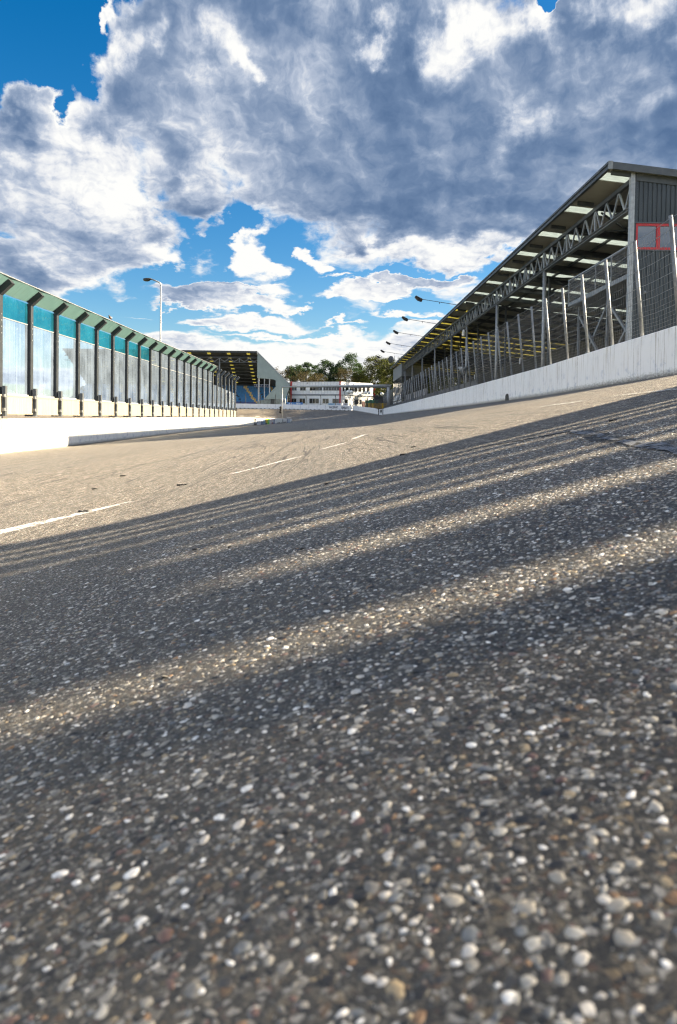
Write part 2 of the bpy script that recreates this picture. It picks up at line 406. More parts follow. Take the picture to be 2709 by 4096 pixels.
def build_ground():
    ys = list(np.concatenate([np.arange(-40,0,2), np.arange(0,12,.25), np.arange(12,30,1), np.arange(30,120,3), np.arange(120,186,1.0), np.arange(186,240,6), [260,300,360,450,600,900,1500]]))
    ys = [-900,-400,-150,-80]+ys
    xs = list(np.concatenate([[-1500,-900,-500,-300,-200,-150,-120,-100,-85], np.arange(-75,-14,2.0), np.arange(-14,14,.5), np.arange(14,30,2), [34,40,60,90,150,300,500,900,1500]]))
    V = []; Z = {}
    for j, y in enumerate(ys):
        for i, x in enumerate(xs):
            yy = min(max(y, -60), 200)
            V.append((x, y, gz(x, yy) if -90 < x < 40 else (gz(-90, yy) if x < 0 else gz(40, yy))))
    nx = len(xs); T = []; G = []
    for j in range(len(ys)-1):
        for i in range(nx-1):
            cx, cy = (xs[i]+xs[i+1])/2, (ys[j]+ys[j+1])/2
            q = (j*nx+i, j*nx+i+1, (j+1)*nx+i+1, (j+1)*nx+i)
            d = wall_at(cx, cy)[0] if -90 < cx < 40 and -60 < cy < 200 else -5
            on = -1.2 < d < 21 or (-1.2 < d and cx > -12)
            (T if on and -60 < cy < 200 and cx > -80 else G).append(q)
    for name, F, m in (('track', T, M['asphalt']), ('ground', G, M['ground'])):
        me = bpy.data.meshes.new(name); used = sorted({i for q in F for i in q}); mp = {a: b for b, a in enumerate(used)}
        me.from_pydata([V[i] for i in used], [], [tuple(mp[i] for i in q) for q in F]); me.update(); me.shade_smooth()
        me.materials.append(m)
        o = bpy.data.objects.new(name, me); col.objects.link(o)
        tag(o, {'track':'banked grey asphalt race track with exposed pebbles', 'ground':'flat open ground around the race track'}[name], name, kind='structure')
build_ground()

# exposed pebbles of the near track surface, bedded in the asphalt
def build_gravel():
    pos = []; y = .17
    N = 580000
    Y = .16+rng.random(N)*3.1
    X = (rng.random(N)-.5)*2*(.55*Y+.45)
    w = (.55*Y+.45)/(.55*3.26+.45)
    keep = rng.random(N) < w*np.where(Y < 1.5, 1, np.clip((3.26-Y)/1.76, 0, 1)**.8)
    X, Y = X[keep], Y[keep]; n = len(X)
    g = np.linspace(-2.8, 2.8, 57); h = np.linspace(0, 4, 41)
    Zg = np.array([[gz(a, b) for a in g] for b in h])
    def zi(x, y):
        i = np.clip((x+2.8)/.1, 0, 55.99); j = np.clip(y/.1, 0, 39.99); i0 = i.astype(int); j0 = j.astype(int); fi = i-i0; fj = j-j0
        return (Zg[j0,i0]*(1-fi)+Zg[j0,i0+1]*fi)*(1-fj)+(Zg[j0+1,i0]*(1-fi)+Zg[j0+1,i0+1]*fi)*fj
    Z = zi(X, Y); SX = (zi(X+.05, Y)-zi(X-.05, Y))/.1
    # dome template: ring rows of a squashed half-ball
    tp = [(0,0,1)]
    for ph, k in ((.55,6),(1.1,7),(1.57,7)):
        for j in range(k): t = 2*math.pi*(j+.5*(ph > 1))/k; tp.append((math.sin(ph)*math.cos(t), math.sin(ph)*math.sin(t), math.cos(ph)))
    tp = np.array(tp)
    fc = [(0,1+j,1+(j+1)%6) for j in range(6)]
    for j in range(6): fc.append((1+j,7+j,7+(j+1)%7)); fc.append((1+j,7+(j+1)%7,1+(j+1)%6))
    fc.append((1,13,7))
    for j in range(7): fc.append((7+j,14+j,14+(j+1)%7)); fc.append((7+j,14+(j+1)%7,7+(j+1)%7))
    fc = np.array(fc)
    size = np.exp(rng.normal(math.log(.00225), .42, n)); size = np.clip(size, .0010, .0062)
    size *= np.where(Y > 1.2, 1+.1*(Y-1.2), 1)
    asp = rng.uniform(.45, .95, n); ht = size*rng.uniform(.13, .38, n); th = rng.random(n)*6.283
    tx, ty = rng.normal(0, .14, n), rng.normal(0, .14, n)
    P = np.empty((n, len(tp), 3), np.float32)
    bump = 1+rng.normal(0, .15, (n, len(tp)))
    lx = tp[None,:,0]*size[:,None]*bump; ly = tp[None,:,1]*(size*asp)[:,None]*bump
    c, s = np.cos(th)[:,None], np.sin(th)[:,None]
    P[:,:,0] = X[:,None]+lx*c-ly*s; P[:,:,1] = Y[:,None]+lx*s+ly*c
    dx = P[:,:,0]-X[:,None]; dy = P[:,:,1]-Y[:,None]
    P[:,:,2] = Z[:,None]-.0005+tp[None,:,2]*ht[:,None]+dx*(SX+tx)[:,None]+dy*ty[:,None]
    me = bpy.data.meshes.new('gravel'); nv = n*len(tp); nf = n*len(fc)
    me.vertices.add(nv); me.vertices.foreach_set('co', P.reshape(-1))
    idx = (fc[None]+(np.arange(n)*len(tp))[:,None,None]).reshape(-1).astype(np.int32)
    me.loops.add(nf*3); me.loops.foreach_set('vertex_index', idx)
    me.polygons.add(nf); me.polygons.foreach_set('loop_start', np.arange(0, nf*3, 3, dtype=np.int32)); me.polygons.foreach_set('loop_total', np.full(nf, 3, np.int32))
    me.update(calc_edges=True); me.validate()
    at = me.attributes.new('tone', 'FLOAT', 'POINT'); at.data.foreach_set('value', np.repeat(rng.random(n), len(tp)).astype(np.float32))
    me.shade_smooth(); me.materials.append(M['stone'])
    o = bpy.data.objects.new('gravel', me); col.objects.link(o)
    tag(o, 'rounded grey, tan and white pebbles bedded in the near asphalt', 'gravel', kind='stuff'); print('pebbles', n)
build_gravel()

def strip(name, pts, widths, m, dz=.004, jag=0, label=None):
    """painted strip laid on the ground along plan points"""
    mb = MB(); P = []
    for a, b, wa, wb in zip(pts[:-1], pts[1:], widths[:-1], widths[1:]):
        n = max(2, int(math.hypot(b[0]-a[0], b[1]-a[1])/.12))
        for i in range(n): t = i/n; P.append((a[0]+t*(b[0]-a[0]), a[1]+t*(b[1]-a[1]), wa+t*(wb-wa)))
    P.append((*pts[-1], widths[-1]))
    row = []
    for i, (x, y, w) in enumerate(P):
        a = P[max(i-1,0)]; b = P[min(i+1,len(P)-1)]; dx, dy = b[0]-a[0], b[1]-a[1]; l = math.hypot(dx, dy) or 1
        nx_, ny_ = -dy/l, dx/l; r = []
        for s in (-1, 0, 1):
            ww = w/2*s*(1+jag*(random.random()-.5)); px, py = x+nx_*ww, y+ny_*ww; r.append((px, py, gz(px, py)+dz))
        row.append(r)
    for i in range(len(row)-1):
        for s in (0, 1): mb.poly((row[i][s], row[i][s+1], row[i+1][s+1], row[i+1][s]))
    o = mb.build(name, m); tag(o, label, 'road marking', kind='structure'); return o
# broken white lane line and its neighbours
strip('lane_line', [(-2.5,2.6),(-1.87,3.85),(-1.46,4.85)], [.15,.15,.06], M['paint'], .006, label='near worn white dash on the left of the track')
strip('lane_line', [(-1.0,6.4),(-.43,7.5)], [.06,.15], M['paint'], .006, label='second worn white dash beyond the shadow edge')
strip('lane_line', [(-.18,8.5),(.13,9.3)], [.09,.10], M['paint'], .006, label='third worn white dash along the lane')
strip('lane_line', [(.25,10.4),(.5,12.0)], [.10,.10], M['paint'], .006, label='fourth worn white dash along the lane')
strip('lane_line', [(2.22,4.3),(2.3,5.6)], [.10,.05], M['faint'], .006, label='worn white dash high on the banking')
strip('lane_line', [(2.2,6.1),(2.18,7.3)], [.12,.12], M['faint'], .006, label='pale dash on banking in the sunlit wedge')
for a, b in [((-9.1,163.6),(-8.3,163.5)), ((-7.8,163.2),(-7.0,163.2)), ((-6.5,163.6),(-5.8,163.6)), ((-8.3,154.2),(-7.4,154.2)), ((-6,147.3),(-5.2,147.4)),
             ((-12,165),(-11,164.9)), ((-16,166.5),(-15,166.3)), ((-20,167.8),(-19,167.6)), ((-24,168.6),(-23,168.5)), ((-3.5,159),(-2.8,159.2))]:
    strip('lane_line', [a, b], [.9,.9], M['paint'], .03, label='short white dash out in the far turn')
# mortar repair crossing the banking, with bitumen edges
rp = [(.50,3.45),(.80,3.2),(1.04,3.03),(1.02,2.75),(.94,2.40),(.90,2.05),(.85,1.72),(.82,1.45),(.80,1.1)]
strip('track_patch', rp, [.012,.02,.04,.072,.055,.062,.058,.066,.06], M['bitumen'], .0022, 1.6, 'black bitumen edge of the repair strip')
strip('track_patch', rp, [.008,.012,.025,.052,.036,.042,.04,.046,.04], M['mortar'], .0038, 1.5, 'grey mortar repair strip across the banking')

# ------------------------------------------------------------------ walls
def wall_mesh(name, pts, h, thick, m, parent, side=1, hs=None, gap=None):
    """wall along plan points (x,y,z): front face lies on the points, body behind it. uv = metres, height"""
    me = bpy.data.meshes.new(name); V = []; F = []; UV = []
    P = []; s = 0
    for a, b in zip(pts[:-1], pts[1:]):
        l = math.dist(a[:2], b[:2]); n = max(1, int(l/1.2))
        for i in range(n): t = i/n; P.append((a[0]+t*(b[0]-a[0]), a[1]+t*(b[1]-a[1]), a[2]+t*(b[2]-a[2]), s+l*t))
        s += l
    P.append((*pts[-1][:3], s))
    for i, p in enumerate(P):
        a = P[max(i-1,0)]; b = P[min(i+1,len(P)-1)]; dx, dy = b[0]-a[0], b[1]-a[1]; l = math.hypot(dx, dy)
        nx_, ny_ = dy/l*side*thick, -dx/l*side*thick
        hh = h if hs is None else h+(hs-h)*i/(len(P)-1)
        jz = (random.random()-.5)*.008; jx = (random.random()-.5)*.006
        z0 = p[2]-.35; z1 = p[2]+hh+jz
        V += [(p[0]+jx, p[1], z0), (p[0]+jx, p[1], z1-.025), (p[0]+nx_*.12, p[1]+ny_*.12, z1), (p[0]+nx_*.9, p[1]+ny_*.9, z1), (p[0]+nx_, p[1]+ny_, z1-.025), (p[0]+nx_, p[1]+ny_, z0)]
    hv = [-.35/h, .98, 1, 1, .98, 0]
    for i in range(len(P)-1):
        for k in range(5):
            q = [i*6+k, i*6+k+1, (i+1)*6+k+1, (i+1)*6+k]
            if side < 0: q = q[::-1]
            F.append(q)
            for vi in q: UV.append((P[vi//6][3], hv[vi % 6]))
    for i in (0, len(P)-1):
        q = [i*6+k for k in range(6)]; F.append(q if i == 0 else q[::-1])
        for vi in F[-1]: UV.append((P[vi//6][3], hv[vi % 6]))
    me.from_pydata(V, [], F); me.update(); me.materials.append(m)
    uv = me.uv_layers.new(name='UVMap'); uv.data.foreach_set('uv', np.array(UV, np.float32).reshape(-1))
    o = bpy.data.objects.new(name, me); col.objects.link(o); o.parent = parent; return o

# right (outer) wall
wr = empty('concrete_wall', (8.3,16,1.2), 'white stained concrete wall under the tall mesh catch fence, foot of the grandstand', 'wall')
wall_mesh('wall_body', [p[:3] for p in PATH[:9]], 1.2, .3, M['wallR'], wr, 1)
mb = MB()   # drain opening: arched black mouth and its stub pipe
hx = 8.3+.12*(33.9-16.6)/11.4*.0+.105
def arch(y0, z0, w, h): return [(0,y0-w/2,z0)]+[(0,y0-w/2*math.cos(t),z0+h*.55+h*.45*math.sin(t)) for t in np.linspace(0,math.pi,9)]+[(0,y0+w/2,z0)]
mb.prism([(8.425, q[1], q[2]) for q in arch(33.9, .99, .62, .34)], (.02,0,0)); mb.build('drain_opening', M['black'], wr)
# gate in the outer wall and the two wall lengths that close the turn
gt = empty('wall_gate', (8.5,132.6,.75), 'white wall gate with a small dark opening and black edges', 'gate')
a0, a1 = (8.7,128.1,.70), (8.35,136.4,.76)
mb = MB(); mb.prism([(8.72,128.35,.6),(8.42,136.1,.65),(8.42,136.1,1.93),(8.72,128.35,1.9)], (.2,0,0)); mb.build('door_panel', M['white'], gt)
mb = MB(); mb.prism([(8.60,130.6,1.2),(8.5,133.6,1.2),(8.5,133.6,1.72),(8.60,130.6,1.72)], (-.03,0,0)); mb.build('hatch', M['ink'], gt)
for y, x in ((128.15,8.68),(136.3,8.36)):
    mb = MB(); mb.box(x-.1,x+.16,y-.14,y+.14,.5,2.05); mb.build('gate_post', M['black'], gt)
wf = empty('concrete_wall', (6,155,1.3), 'white wall length between the gate and the lettered wall corner', 'wall')
wall_mesh('wall_body', [(8.32,136.6,.76),(7.6,143,1.0),(3.95,171.6,2.0)], 1.2, .3, M['wallR'], wf, 1)
wt = empty('concrete_wall', (-20,178,2.2), 'long white block wall across the far turn, painted RACEWAY VENRAY 1', 'wall')
xb = [3.6-2.17*i for i in range(46)]
def far_y(x): return np.interp(-x, [-3.9,8,30,60,110], [172,176,179,178,150])
def far_z(x): return np.interp(-x, [-3.9,8,30,60], [2.0,2.12,2.25,2.3])
mb = MB()
for i in range(45):
    a, b = xb[i]-.02, xb[i+1]+.02; ya, yb = far_y(a), far_y(b); za, zb = far_z(a)-.4, far_z(b)-.4
    mb.prism([(a,ya,za),(b,yb,zb),(b,yb,zb+1.62),(a,ya,za+1.62)], (0,.35,0))
mb.build('wall_body', M['white'], wt)
mb = MB()
for i in range(45):
    a, b = xb[i], xb[i+1]; za, zb = far_z(a)-.4, far_z(b)-.4
    mb.prism([(a,far_y(a)+.12,za),(b,far_y(b)+.12,zb),(b,far_y(b)+.12,zb+1.56),(a,far_y(a)+.12,za+1.56)], (0,.1,0))
mb.build('wall_core', M['ink'], wt)
mb = MB()
for i in range(0, 45, 1):
    for f in (.3, .75):
        x = xb[i]-2.17*f; mb.box(x-.16,x+.16,far_y(x)-.09,far_y(x)-.01,far_z(x)-.2,far_z(x)+.10)
mb.build('wall_foot', M['ink'], wt)
def text(body, size, loc, rz, m, parent, sx=1, name='lettering'):
    cu = bpy.data.curves.new(name, 'FONT'); cu.body = body; cu.size = size; cu.extrude = .008; cu.offset = .012; cu.materials.append(m)
    o = bpy.data.objects.new(name, cu); col.objects.link(o); o.parent = parent
    o.location = loc; o.rotation_euler = (R(90), 0, rz); o.scale = (sx,1,1); return o
rz = math.atan2(far_y(3.4)-far_y(-2), 5.4)
text('RACEWAY', .86, (-2.0, far_y(-2.0)-.03, 2.46), rz, M['letter'], wt, .58)
text('VENRAY 1', .86, (1.1, far_y(1.1)-.03, 2.36), rz, M['letter'], wt, .54)

# left (inner) wall
LX = -10.6
wl = empty('concrete_wall', (LX,30,-1.3), 'low sunlit white wall below the clear screen, posters on its far end', 'wall')
lz = lambda y: float(np.interp(y, [-20,21,45,72,130], [-1.32,-1.28,-1.15,-1.07,-1.0]))
lpts = [(LX,y,lz(y)) for y in (-20,-5,10,21,33,45,58,74)]
wall_mesh('wall_body', lpts, 1.2, .28, M['wallL'], wl, -1, hs=.97)
wall_mesh('wall_end', [(LX,74.0,lz(74)),(-10.0,90,-1.03),(-9.25,110,-1.0),(-8.5,130,-.98)], .97, .28, M['wallL'], wl, -1, hs=.72)
for y in (21.55, 36.8, 52.1, 71.6):
    mb = MB(); mb.box(LX-.005,LX+.012,y-.075,y+.075,-.52,-.085); mb.build('bracket', M['grey_steel'], wl)
def wx(y): return float(np.interp(y, [74,90,110,130], [LX,-10.0,-9.25,-8.5]))
def wz(y): return float(np.interp(y, [74,90,110,130], [lz(74),-1.03,-1.0,-.98]))
def wh(y): return float(np.interp(y, [74,130], [.97,.72]))
def poster(y0, y1, m, z0=.02, z1=.94, off=.012, name='poster', parent=None):
    mb = MB(); b = lambda y, f: (wx(y)+off, y-.005, wz(y)+wh(y)*f)
    mb.prism([b(y0,z0), b(y1,z0), b(y1,z1), b(y0,z1)], (.006,0,0)); return mb.build(name, m, parent)
edge = lambda c: 13.29/((780-(555.65+c*.0886))/1580+.0368)
for c0, c1, m, inner in [(375,443,'ink',[(388,412,'posterwhite',.25,.6),(420,440,'posterwhite',.3,.75)]), (448,548,'posterwhite',[(458,478,'posterslate',.3,.8),(494,512,'posterslate',.4,.8)]),
                  (553,612,'posterslate',[(566,603,'posterwhite',.4,.8)]), (614,668,'posterblue',[(622,640,'posterwhite',.4,.7)]), (670,710,'ink',[(674,706,'posteryellow',.25,.85)]),
                  (712,775,'postergreen',[(716,732,'posteryellow',.2,.9),(745,760,'posterwhite',.5,.6)]), (780,830,'posterwhite',[(806,814,'posterred',.1,.8)]), (832,866,'posterred',[(838,858,'posterwhite',.3,.85)]), (868,915,'posterslate',[(874,884,'posterwhite',.3,.8)]),
                  (1115,1130,'ink',[]), (1228,1255,'posterslate',[]), (1268,1300,'posterblue',[(1275,1288,'posterwhite',.3,.8)])]:
    o = poster(edge(c0), edge(c1), M[m], parent=wl)
    for i0, i1, mm, z0, z1 in inner: poster(edge(i0), edge(i1), M[mm], z0, z1, .02, 'print', o)
for c0, c1 in ((960,1000),(1010,1050),(1060,1110),(1140,1220),(1310,1370)):
    for q in range(3):
        a = c0+(c1-c0)*q/3; poster(edge(a), edge(a+(c1-c0)*.22), M['ink'], .02, .08+.3*random.random(), .012, 'stain', wl)

# ------------------------------------------------------------------ screen fence on the left wall
sf = empty('screen_fence', (LX,45,-.1), 'tall clear screen fence with teal top panes, dark posts and a tilted canopy', 'fence')
NP = 24; SP = 2.18; Y0 = 21.62
top = lambda y: lz(y)+1.2+(-.23)*min(1, max(0, (y+20)/94))
TZ = -.09
for i in range(-2, NP):
    y = Y0+SP*i; w = .10
    mb = MB()     # H-section upright with cranked arm
    px = LX-.14
    mb.box(px-.09,px+.09,y-.012,y+.012,TZ,3.82)              # web
    mb.box(px-.102,px-.09,y-w,y+w,TZ,3.82); mb.box(px+.09,px+.102,y-w,y+w,TZ,3.84)
    a = Vector((px+.02,y,3.80)); b = Vector((px+.42,y,4.17))
    mb.bar(a, b, .2, .2, (0,0,1))
    mb.build('post', M['dark_steel'] if i < 17 else M['slate_steel'], sf)
    mb = MB(); mb.box(LX+.02,LX+.13,y-.065,y+.065,TZ,.875); mb.build('stub_post', M['slate_steel'] if i >= 0 else M['dark_steel'], sf)
    if 0 <= i < 12:
        for z in (2.55,2.75,2.95,3.15):
            mb = MB(); mb.box(px+.102,px+.118,y-.022,y+.022,z-.022,z+.022); mb.build('bolt', M['galv'], sf)
    if i >= 0:
        for z in (.13,.56):
            mb = MB(); mb.box(LX+.03,LX+.145,y-.16,y-.066,z-.05,z+.05); mb.box(LX+.131,LX+.15,y-.16,y-.02,z-.045,z-.02); mb.build('clip', M['galv'], sf)
for i in range(-2, NP-1):
    y0 = Y0+SP*i+.10; y1 = Y0+SP*(i+1)-.10; px = LX-.15
    zt = 3.80 if i < 17 else 2.75-.06*(i-17)
    div = 3.08 if i < 8 else (2.95 if i < 17 else None)
    zb = .66
    mb = MB(); z1 = div-.02 if div else zt
    ym = (y0+y1)/2+.1
    mb.poly([(px,y0,zb),(px,ym-.012,zb),(px,ym-.012,z1),(px,y0,z1)]); mb.poly([(px,ym+.012,zb),(px,y1,zb),(px,y1,z1),(px,ym+.012,z1)])
    mb.build('glass_pane', M['pane'], sf)
    if div:
        mb = MB(); mb.poly([(px,y0,div+.02),(px,y1,div+.02),(px,y1,zt),(px,y0,zt)]); mb.build('tinted_pane' if i < 8 else 'top_pane', M['teal'] if i < 8 else M['pane'], sf)
        mb = MB(); mb.box(px-.015,px+.015,y0,y1,div-.018,div+.018); mb.build('joint_strip', M['grey_steel'], sf)
    mb = MB(); mb.box(px-.03,px+.045,y0,y1,zb-.07,zb-.004); mb.build('bottom_rail', M['pale_steel'], sf)
    if i < 17:
        sag = .02; mb = MB(); n = 8
        for q in range(n):
            ya, yb = y0-.098+(y1-y0+.196)*q/n, y0-.098+(y1-y0+.196)*(q+1)/n
            sa, sb = sag*math.sin(math.pi*q/n), sag*math.sin(math.pi*(q+1)/n)
            A = [(px-.02,ya,3.865-sa),(px+.44,ya,4.29-sa),(px+.44,yb,4.29-sb),(px-.02,yb,3.865-sb)]
            mb.prism(A, (-.012,0,.014))
        mb.build('canopy_panel', M['canopy'], sf)
        mb = MB(); mb.bar((px+.44,y0-.1,4.292),(px+.44,y1+.1,4.292),.03,.03); mb.build('canopy_edge', M['galv'], sf)
    # ribbed cream guard panel between stub posts, leaning slightly
    mb = MB(); ya, yb = Y0+SP*i+.072, Y0+SP*(i+1)-.17; tl = random.uniform(-.02,.02); x0 = LX+.045
    tip = .07+random.uniform(-.015,.015)
    nr = 13; N = nr*4; pr = []
    for q in range(N+1):
        t = q/N; u = (q % 4); d = .0 if u in (0,) else .014
        pr.append((ya+(yb-ya)*t, d))
    zb_, zt_ = -.035+random.uniform(-.01,.015), .60
    for (yy, d), (y2, d2) in zip(pr[:-1], pr[1:]):
        sh = tip*.0
        mb.poly([(x0+d,yy,zb_+.05),(x0+d2,y2,zb_+.05),(x0+d2,y2+tl,zt_-.05),(x0+d,yy+tl,zt_-.05)])
    mb.box(x0-.02,x0+.022,ya,yb,zb_,zb_+.05)
    mb.prism([(x0-.02,ya+tl,zt_-.05),(x0-.02,yb+tl,zt_-.05),(x0-.02,yb+tl,zt_),(x0-.02,ya+tl,zt_)], (.042,0,0))
    mb.poly([(x0-.02,ya,zb_),(x0-.02,yb,zb_),(x0-.02,yb+tl,zt_),(x0-.02,ya+tl,zt_)])
    mb.poly([(x0-.02,ya,zb_),(x0+.02,ya,zb_),(x0+.02,ya+tl,zt_),(x0-.02,ya+tl,zt_)]); mb.poly([(x0-.02,yb,zb_),(x0+.02,yb,zb_),(x0+.02,yb+tl,zt_),(x0-.02,yb+tl,zt_)])
    mb.build('guard_panel', M['cream'], sf)

# pigeon on the canopy edge
pg = empty('pigeon', (-10.31,31.0,4.32), 'dark pigeon with pale wing bar perched on the canopy edge', 'bird')
def pigeon():
    me = bpy.data.meshes.new('body'); vs = [(0,-.02,0),(0,-.10,.01),(0,-.16,.05),(0,-.19,.085),(0,-.225,.08),(0,.06,-.015),(0,.13,-.035),(0,.21,-.05)]
    ed = [(0,1),(1,2),(2,3),(3,4),(0,5),(5,6),(6,7)]; me.from_pydata(vs, ed, []); me.update(); me.materials.append(M['pigeon'])
    o = bpy.data.objects.new('body', me); col.objects.link(o)
    s = o.modifiers.new('skin', 'SKIN'); rad = [(.055,.062),(.05,.058),(.032,.036),(.03,.03),(.007,.007),(.045,.05),(.028,.026),(.022,.008)]
    for v, r in zip(me.skin_vertices[0].data, rad): v.radius = r
    me.skin_vertices[0].data[0].use_root = True
    o.modifiers.new('sub', 'SUBSURF').render_levels = 2
    return o
pb = pigeon(); pb.parent = pg; pb.location = (-10.31,31.0,4.40)
mb = MB()
for s in (-1,1): mb.tube([(-10.31+.02*s,31.0,4.37),(-10.31+.02*s,30.99,4.32)], .006, 6)
mb.build('legs', M['red'], pg)
mb = MB()
for s in (-1,1): mb.ball((-10.31+.048*s,31.03,4.405), .018, .018, .045, 8, 6)
mb.build('wing_bar', M['plumewhite'], pg)

# street lamp behind the screen fence
lp = empty('street_lamp', (-15.55,60,-1.15), 'tall grey street lamp with a dark cobra head behind the screen fence', 'street lamp')
mb = MB(); mb.tube([(-15.55,60,-1.2),(-15.55,60,6),(-15.55,60,11.35)], .11, 12, .065)
arc = [(-15.55-.28*(1-math.cos(t)), 60, 11.35+.35*math.sin(t)) for t in np.linspace(0,math.pi*.42,8)]+[(-16.35,60,11.92)]
mb.tube(arc, .06, 10); mb.build('pole', M['pale_steel'], lp, True)
mb = MB(); mb.ball((-16.72,60,11.93), .42, .17, .10, 16, 10); o = mb.build('lamp_head', M['black'], lp, True)
mb = MB(); mb.ball((-16.80,60,11.86), .32, .15, .14, 16, 10); mb.build('lamp_lens', M['lamp_glass'], lp, True)

# ------------------------------------------------------------------ catch fence on the right wall
cf = empty('catch_fence', (8.4,45,2.3), 'tall steel wire catch fence with leaning posts on the stained white wall', 'fence')
def wpath(y):
    return (float(np.interp(y, [-60,16.6,31,128], [8.3,8.3,8.43,8.7])), float(np.interp(y, [-60,0,5,11,16.6,28,45,72,128], [2.0,1.78,1.66,1.38,1.2,1.03,.93,.86,.70]))+1.2)
FH = 2.66
def fpt(y, h):
    x, z = wpath(y); return (x+.12-.105*h, y, z+h)
ypost = [14.82+2.08*i for i in range(55)]
for i, y in enumerate(ypost):
    mb = MB(); jx = random.uniform(-.02,.02); a = fpt(y,-.25); b = fpt(y+random.uniform(-.03,.03), FH+random.uniform(-.04,.05))
    mb.tube([a, (b[0]+jx,b[1],b[2])], .048 if y < 60 else .045, 10)
    mb.build('post', M['galv'] if y < 60 else M['grey_steel'], cf, True)
heights = [.10,.20,.30,.40,.52,.64,.78,.94,1.12,1.32,1.54,1.78,2.05,2.34,2.60]
def wires():
    mb = MB(); yy = [ypost[0]-.6]+ypost
    for h in heights:
        big = h in (.52,.94,1.32,1.78,2.34,2.60)
        r = .009 if big else .0048
        for a, b in zip(yy[:-1], yy[1:]):
            if a > 75 and not big: continue
            m_ = (a+b)/2; pa, pm, pb = fpt(a,h), fpt(m_,h-.02-.02*random.random()), fpt(b,h)
            off = -.06
            mb.tube([(p[0]+off,p[1],p[2]) for p in (pa,pm,pb)], r, 3, cap=False)
    for a, b in zip(yy[:-1], yy[1:]):
        if a > 62: break
        n = 14 if a < 40 else 8
        for q in range(n):
            y = a+(b-a)*q/n; w = .012*math.sin(q*2.1+a); 
            pts = [fpt(y+w*math.sin(h*3.1+q),h) for h in (.02,.6,1.2,1.8,2.5)]
            mb.tube([(p[0]-.06,p[1],p[2]) for p in pts], .0042, 3, cap=False)
    return mb
wires().build('wire_mesh', M['wire'], cf)
mb = MB()
for a, b in zip(ypost[:-1], ypost[1:]):
    if a > 40:
        p, q = fpt(a+.06,.02), fpt(b-.06,.02); p2, q2 = fpt(a+.06,.34), fpt(b-.06,.34)
        mb.prism([(p[0]+.02,*p[1:]),(q[0]+.02,*q[1:]),(q2[0]+.02,*q2[1:]),(p2[0]+.02,*p2[1:])], (.02,0,0))
mb.build('kick_board', plain('kick_board', (.07,.08,.095), .5, .2, .15, 2), cf)
mb = MB()
for y, h in ((31.5,.55),(42,.5),(56.5,.55),(66.7,.42),(75,.42),(86,.4)):
    p = fpt(y,h); mb.box(p[0]-.1,p[0]-.085,y-.05,y+.05,p[2]-.14,p[2]+.14)
mb.build('tag_plate', M['whitetrim'], cf)
# curving continuation of the fence above the far walls
def fence_run(name, label, pts, n, h, m, root_loc):
    f = empty(name, root_loc, label, 'fence')
    L = [0]
    for a, b in zip(pts[:-1], pts[1:]): L.append(L[-1]+math.dist(a[:2], b[:2]))
    tops = []
    for i in range(n):
        s = L[-1]*i/(n-1); x, y, z = (float(np.interp(s, L, [p[j] for p in pts])) for j in range(3))
        i2 = min(len(pts)-2, next((j for j in range(len(L)-1) if s <= L[j+1]), len(L)-2)); a, b = pts[i2], pts[i2+1]
        dx, dy = b[0]-a[0], b[1]-a[1]; l = math.hypot(dx, dy); inx, iny = -dy/l, dx/l
        q = [(x,y,z-.2),(x,y,z+h*.7),(x+inx*.12,y+iny*.12,z+h*.86),(x+inx*.45,y+iny*.45,z+h)]
        mb = MB(); mb.tube(q, .075, 6); mb.build('post', m, f); tops.append((x+inx*.02,y+iny*.02,z))
    mb = MB()
    for k in range(6):
        for a, b in zip(tops[:-1], tops[1:]):
            mb.tube([(a[0],a[1],a[2]+.25+h*.55*k/5),(b[0],b[1],b[2]+.25+h*.55*k/5)], .012, 3, cap=False)
    mb.build('wire_mesh', m, f); return f
fence_run('catch_fence', 'dark crank topped fence above the short wall beside the gate', [(8.6,131,2.0),(7.75,143,2.2),(4.1,171.5,3.2)], 26, 2.6, M['dark_steel'], (6,155,2.4))
fence_run('catch_fence', 'sparse crank topped fence posts above the lettered far wall', [(3.5,172.5,3.2),(-8,176.3,3.34),(-30,179.3,3.47),(-60,178.3,3.5)], 17, 2.5, M['dark_steel'], (-20,178,3.4))

# ------------------------------------------------------------------ grandstand on the right
G = 31.0; GE = 158.0
gs = empty('grandstand', (20,95,1.0), 'long dark steel grandstand with a lattice truss and skylit roof above the right wall', 'grandstand')
XF, XC = 12.283, 13.365; XB = 29.5
ZFT, ZFB = 11.74, 11.45
ZTT, ZTB = 11.15, 9.70
rz_ = lambda x: ZFB+.06-.109*(x-XF)          # roof underside
RS = 4.4; rafters = [G+.45+RS*i for i in range(int((GE-G)/RS)+1)]
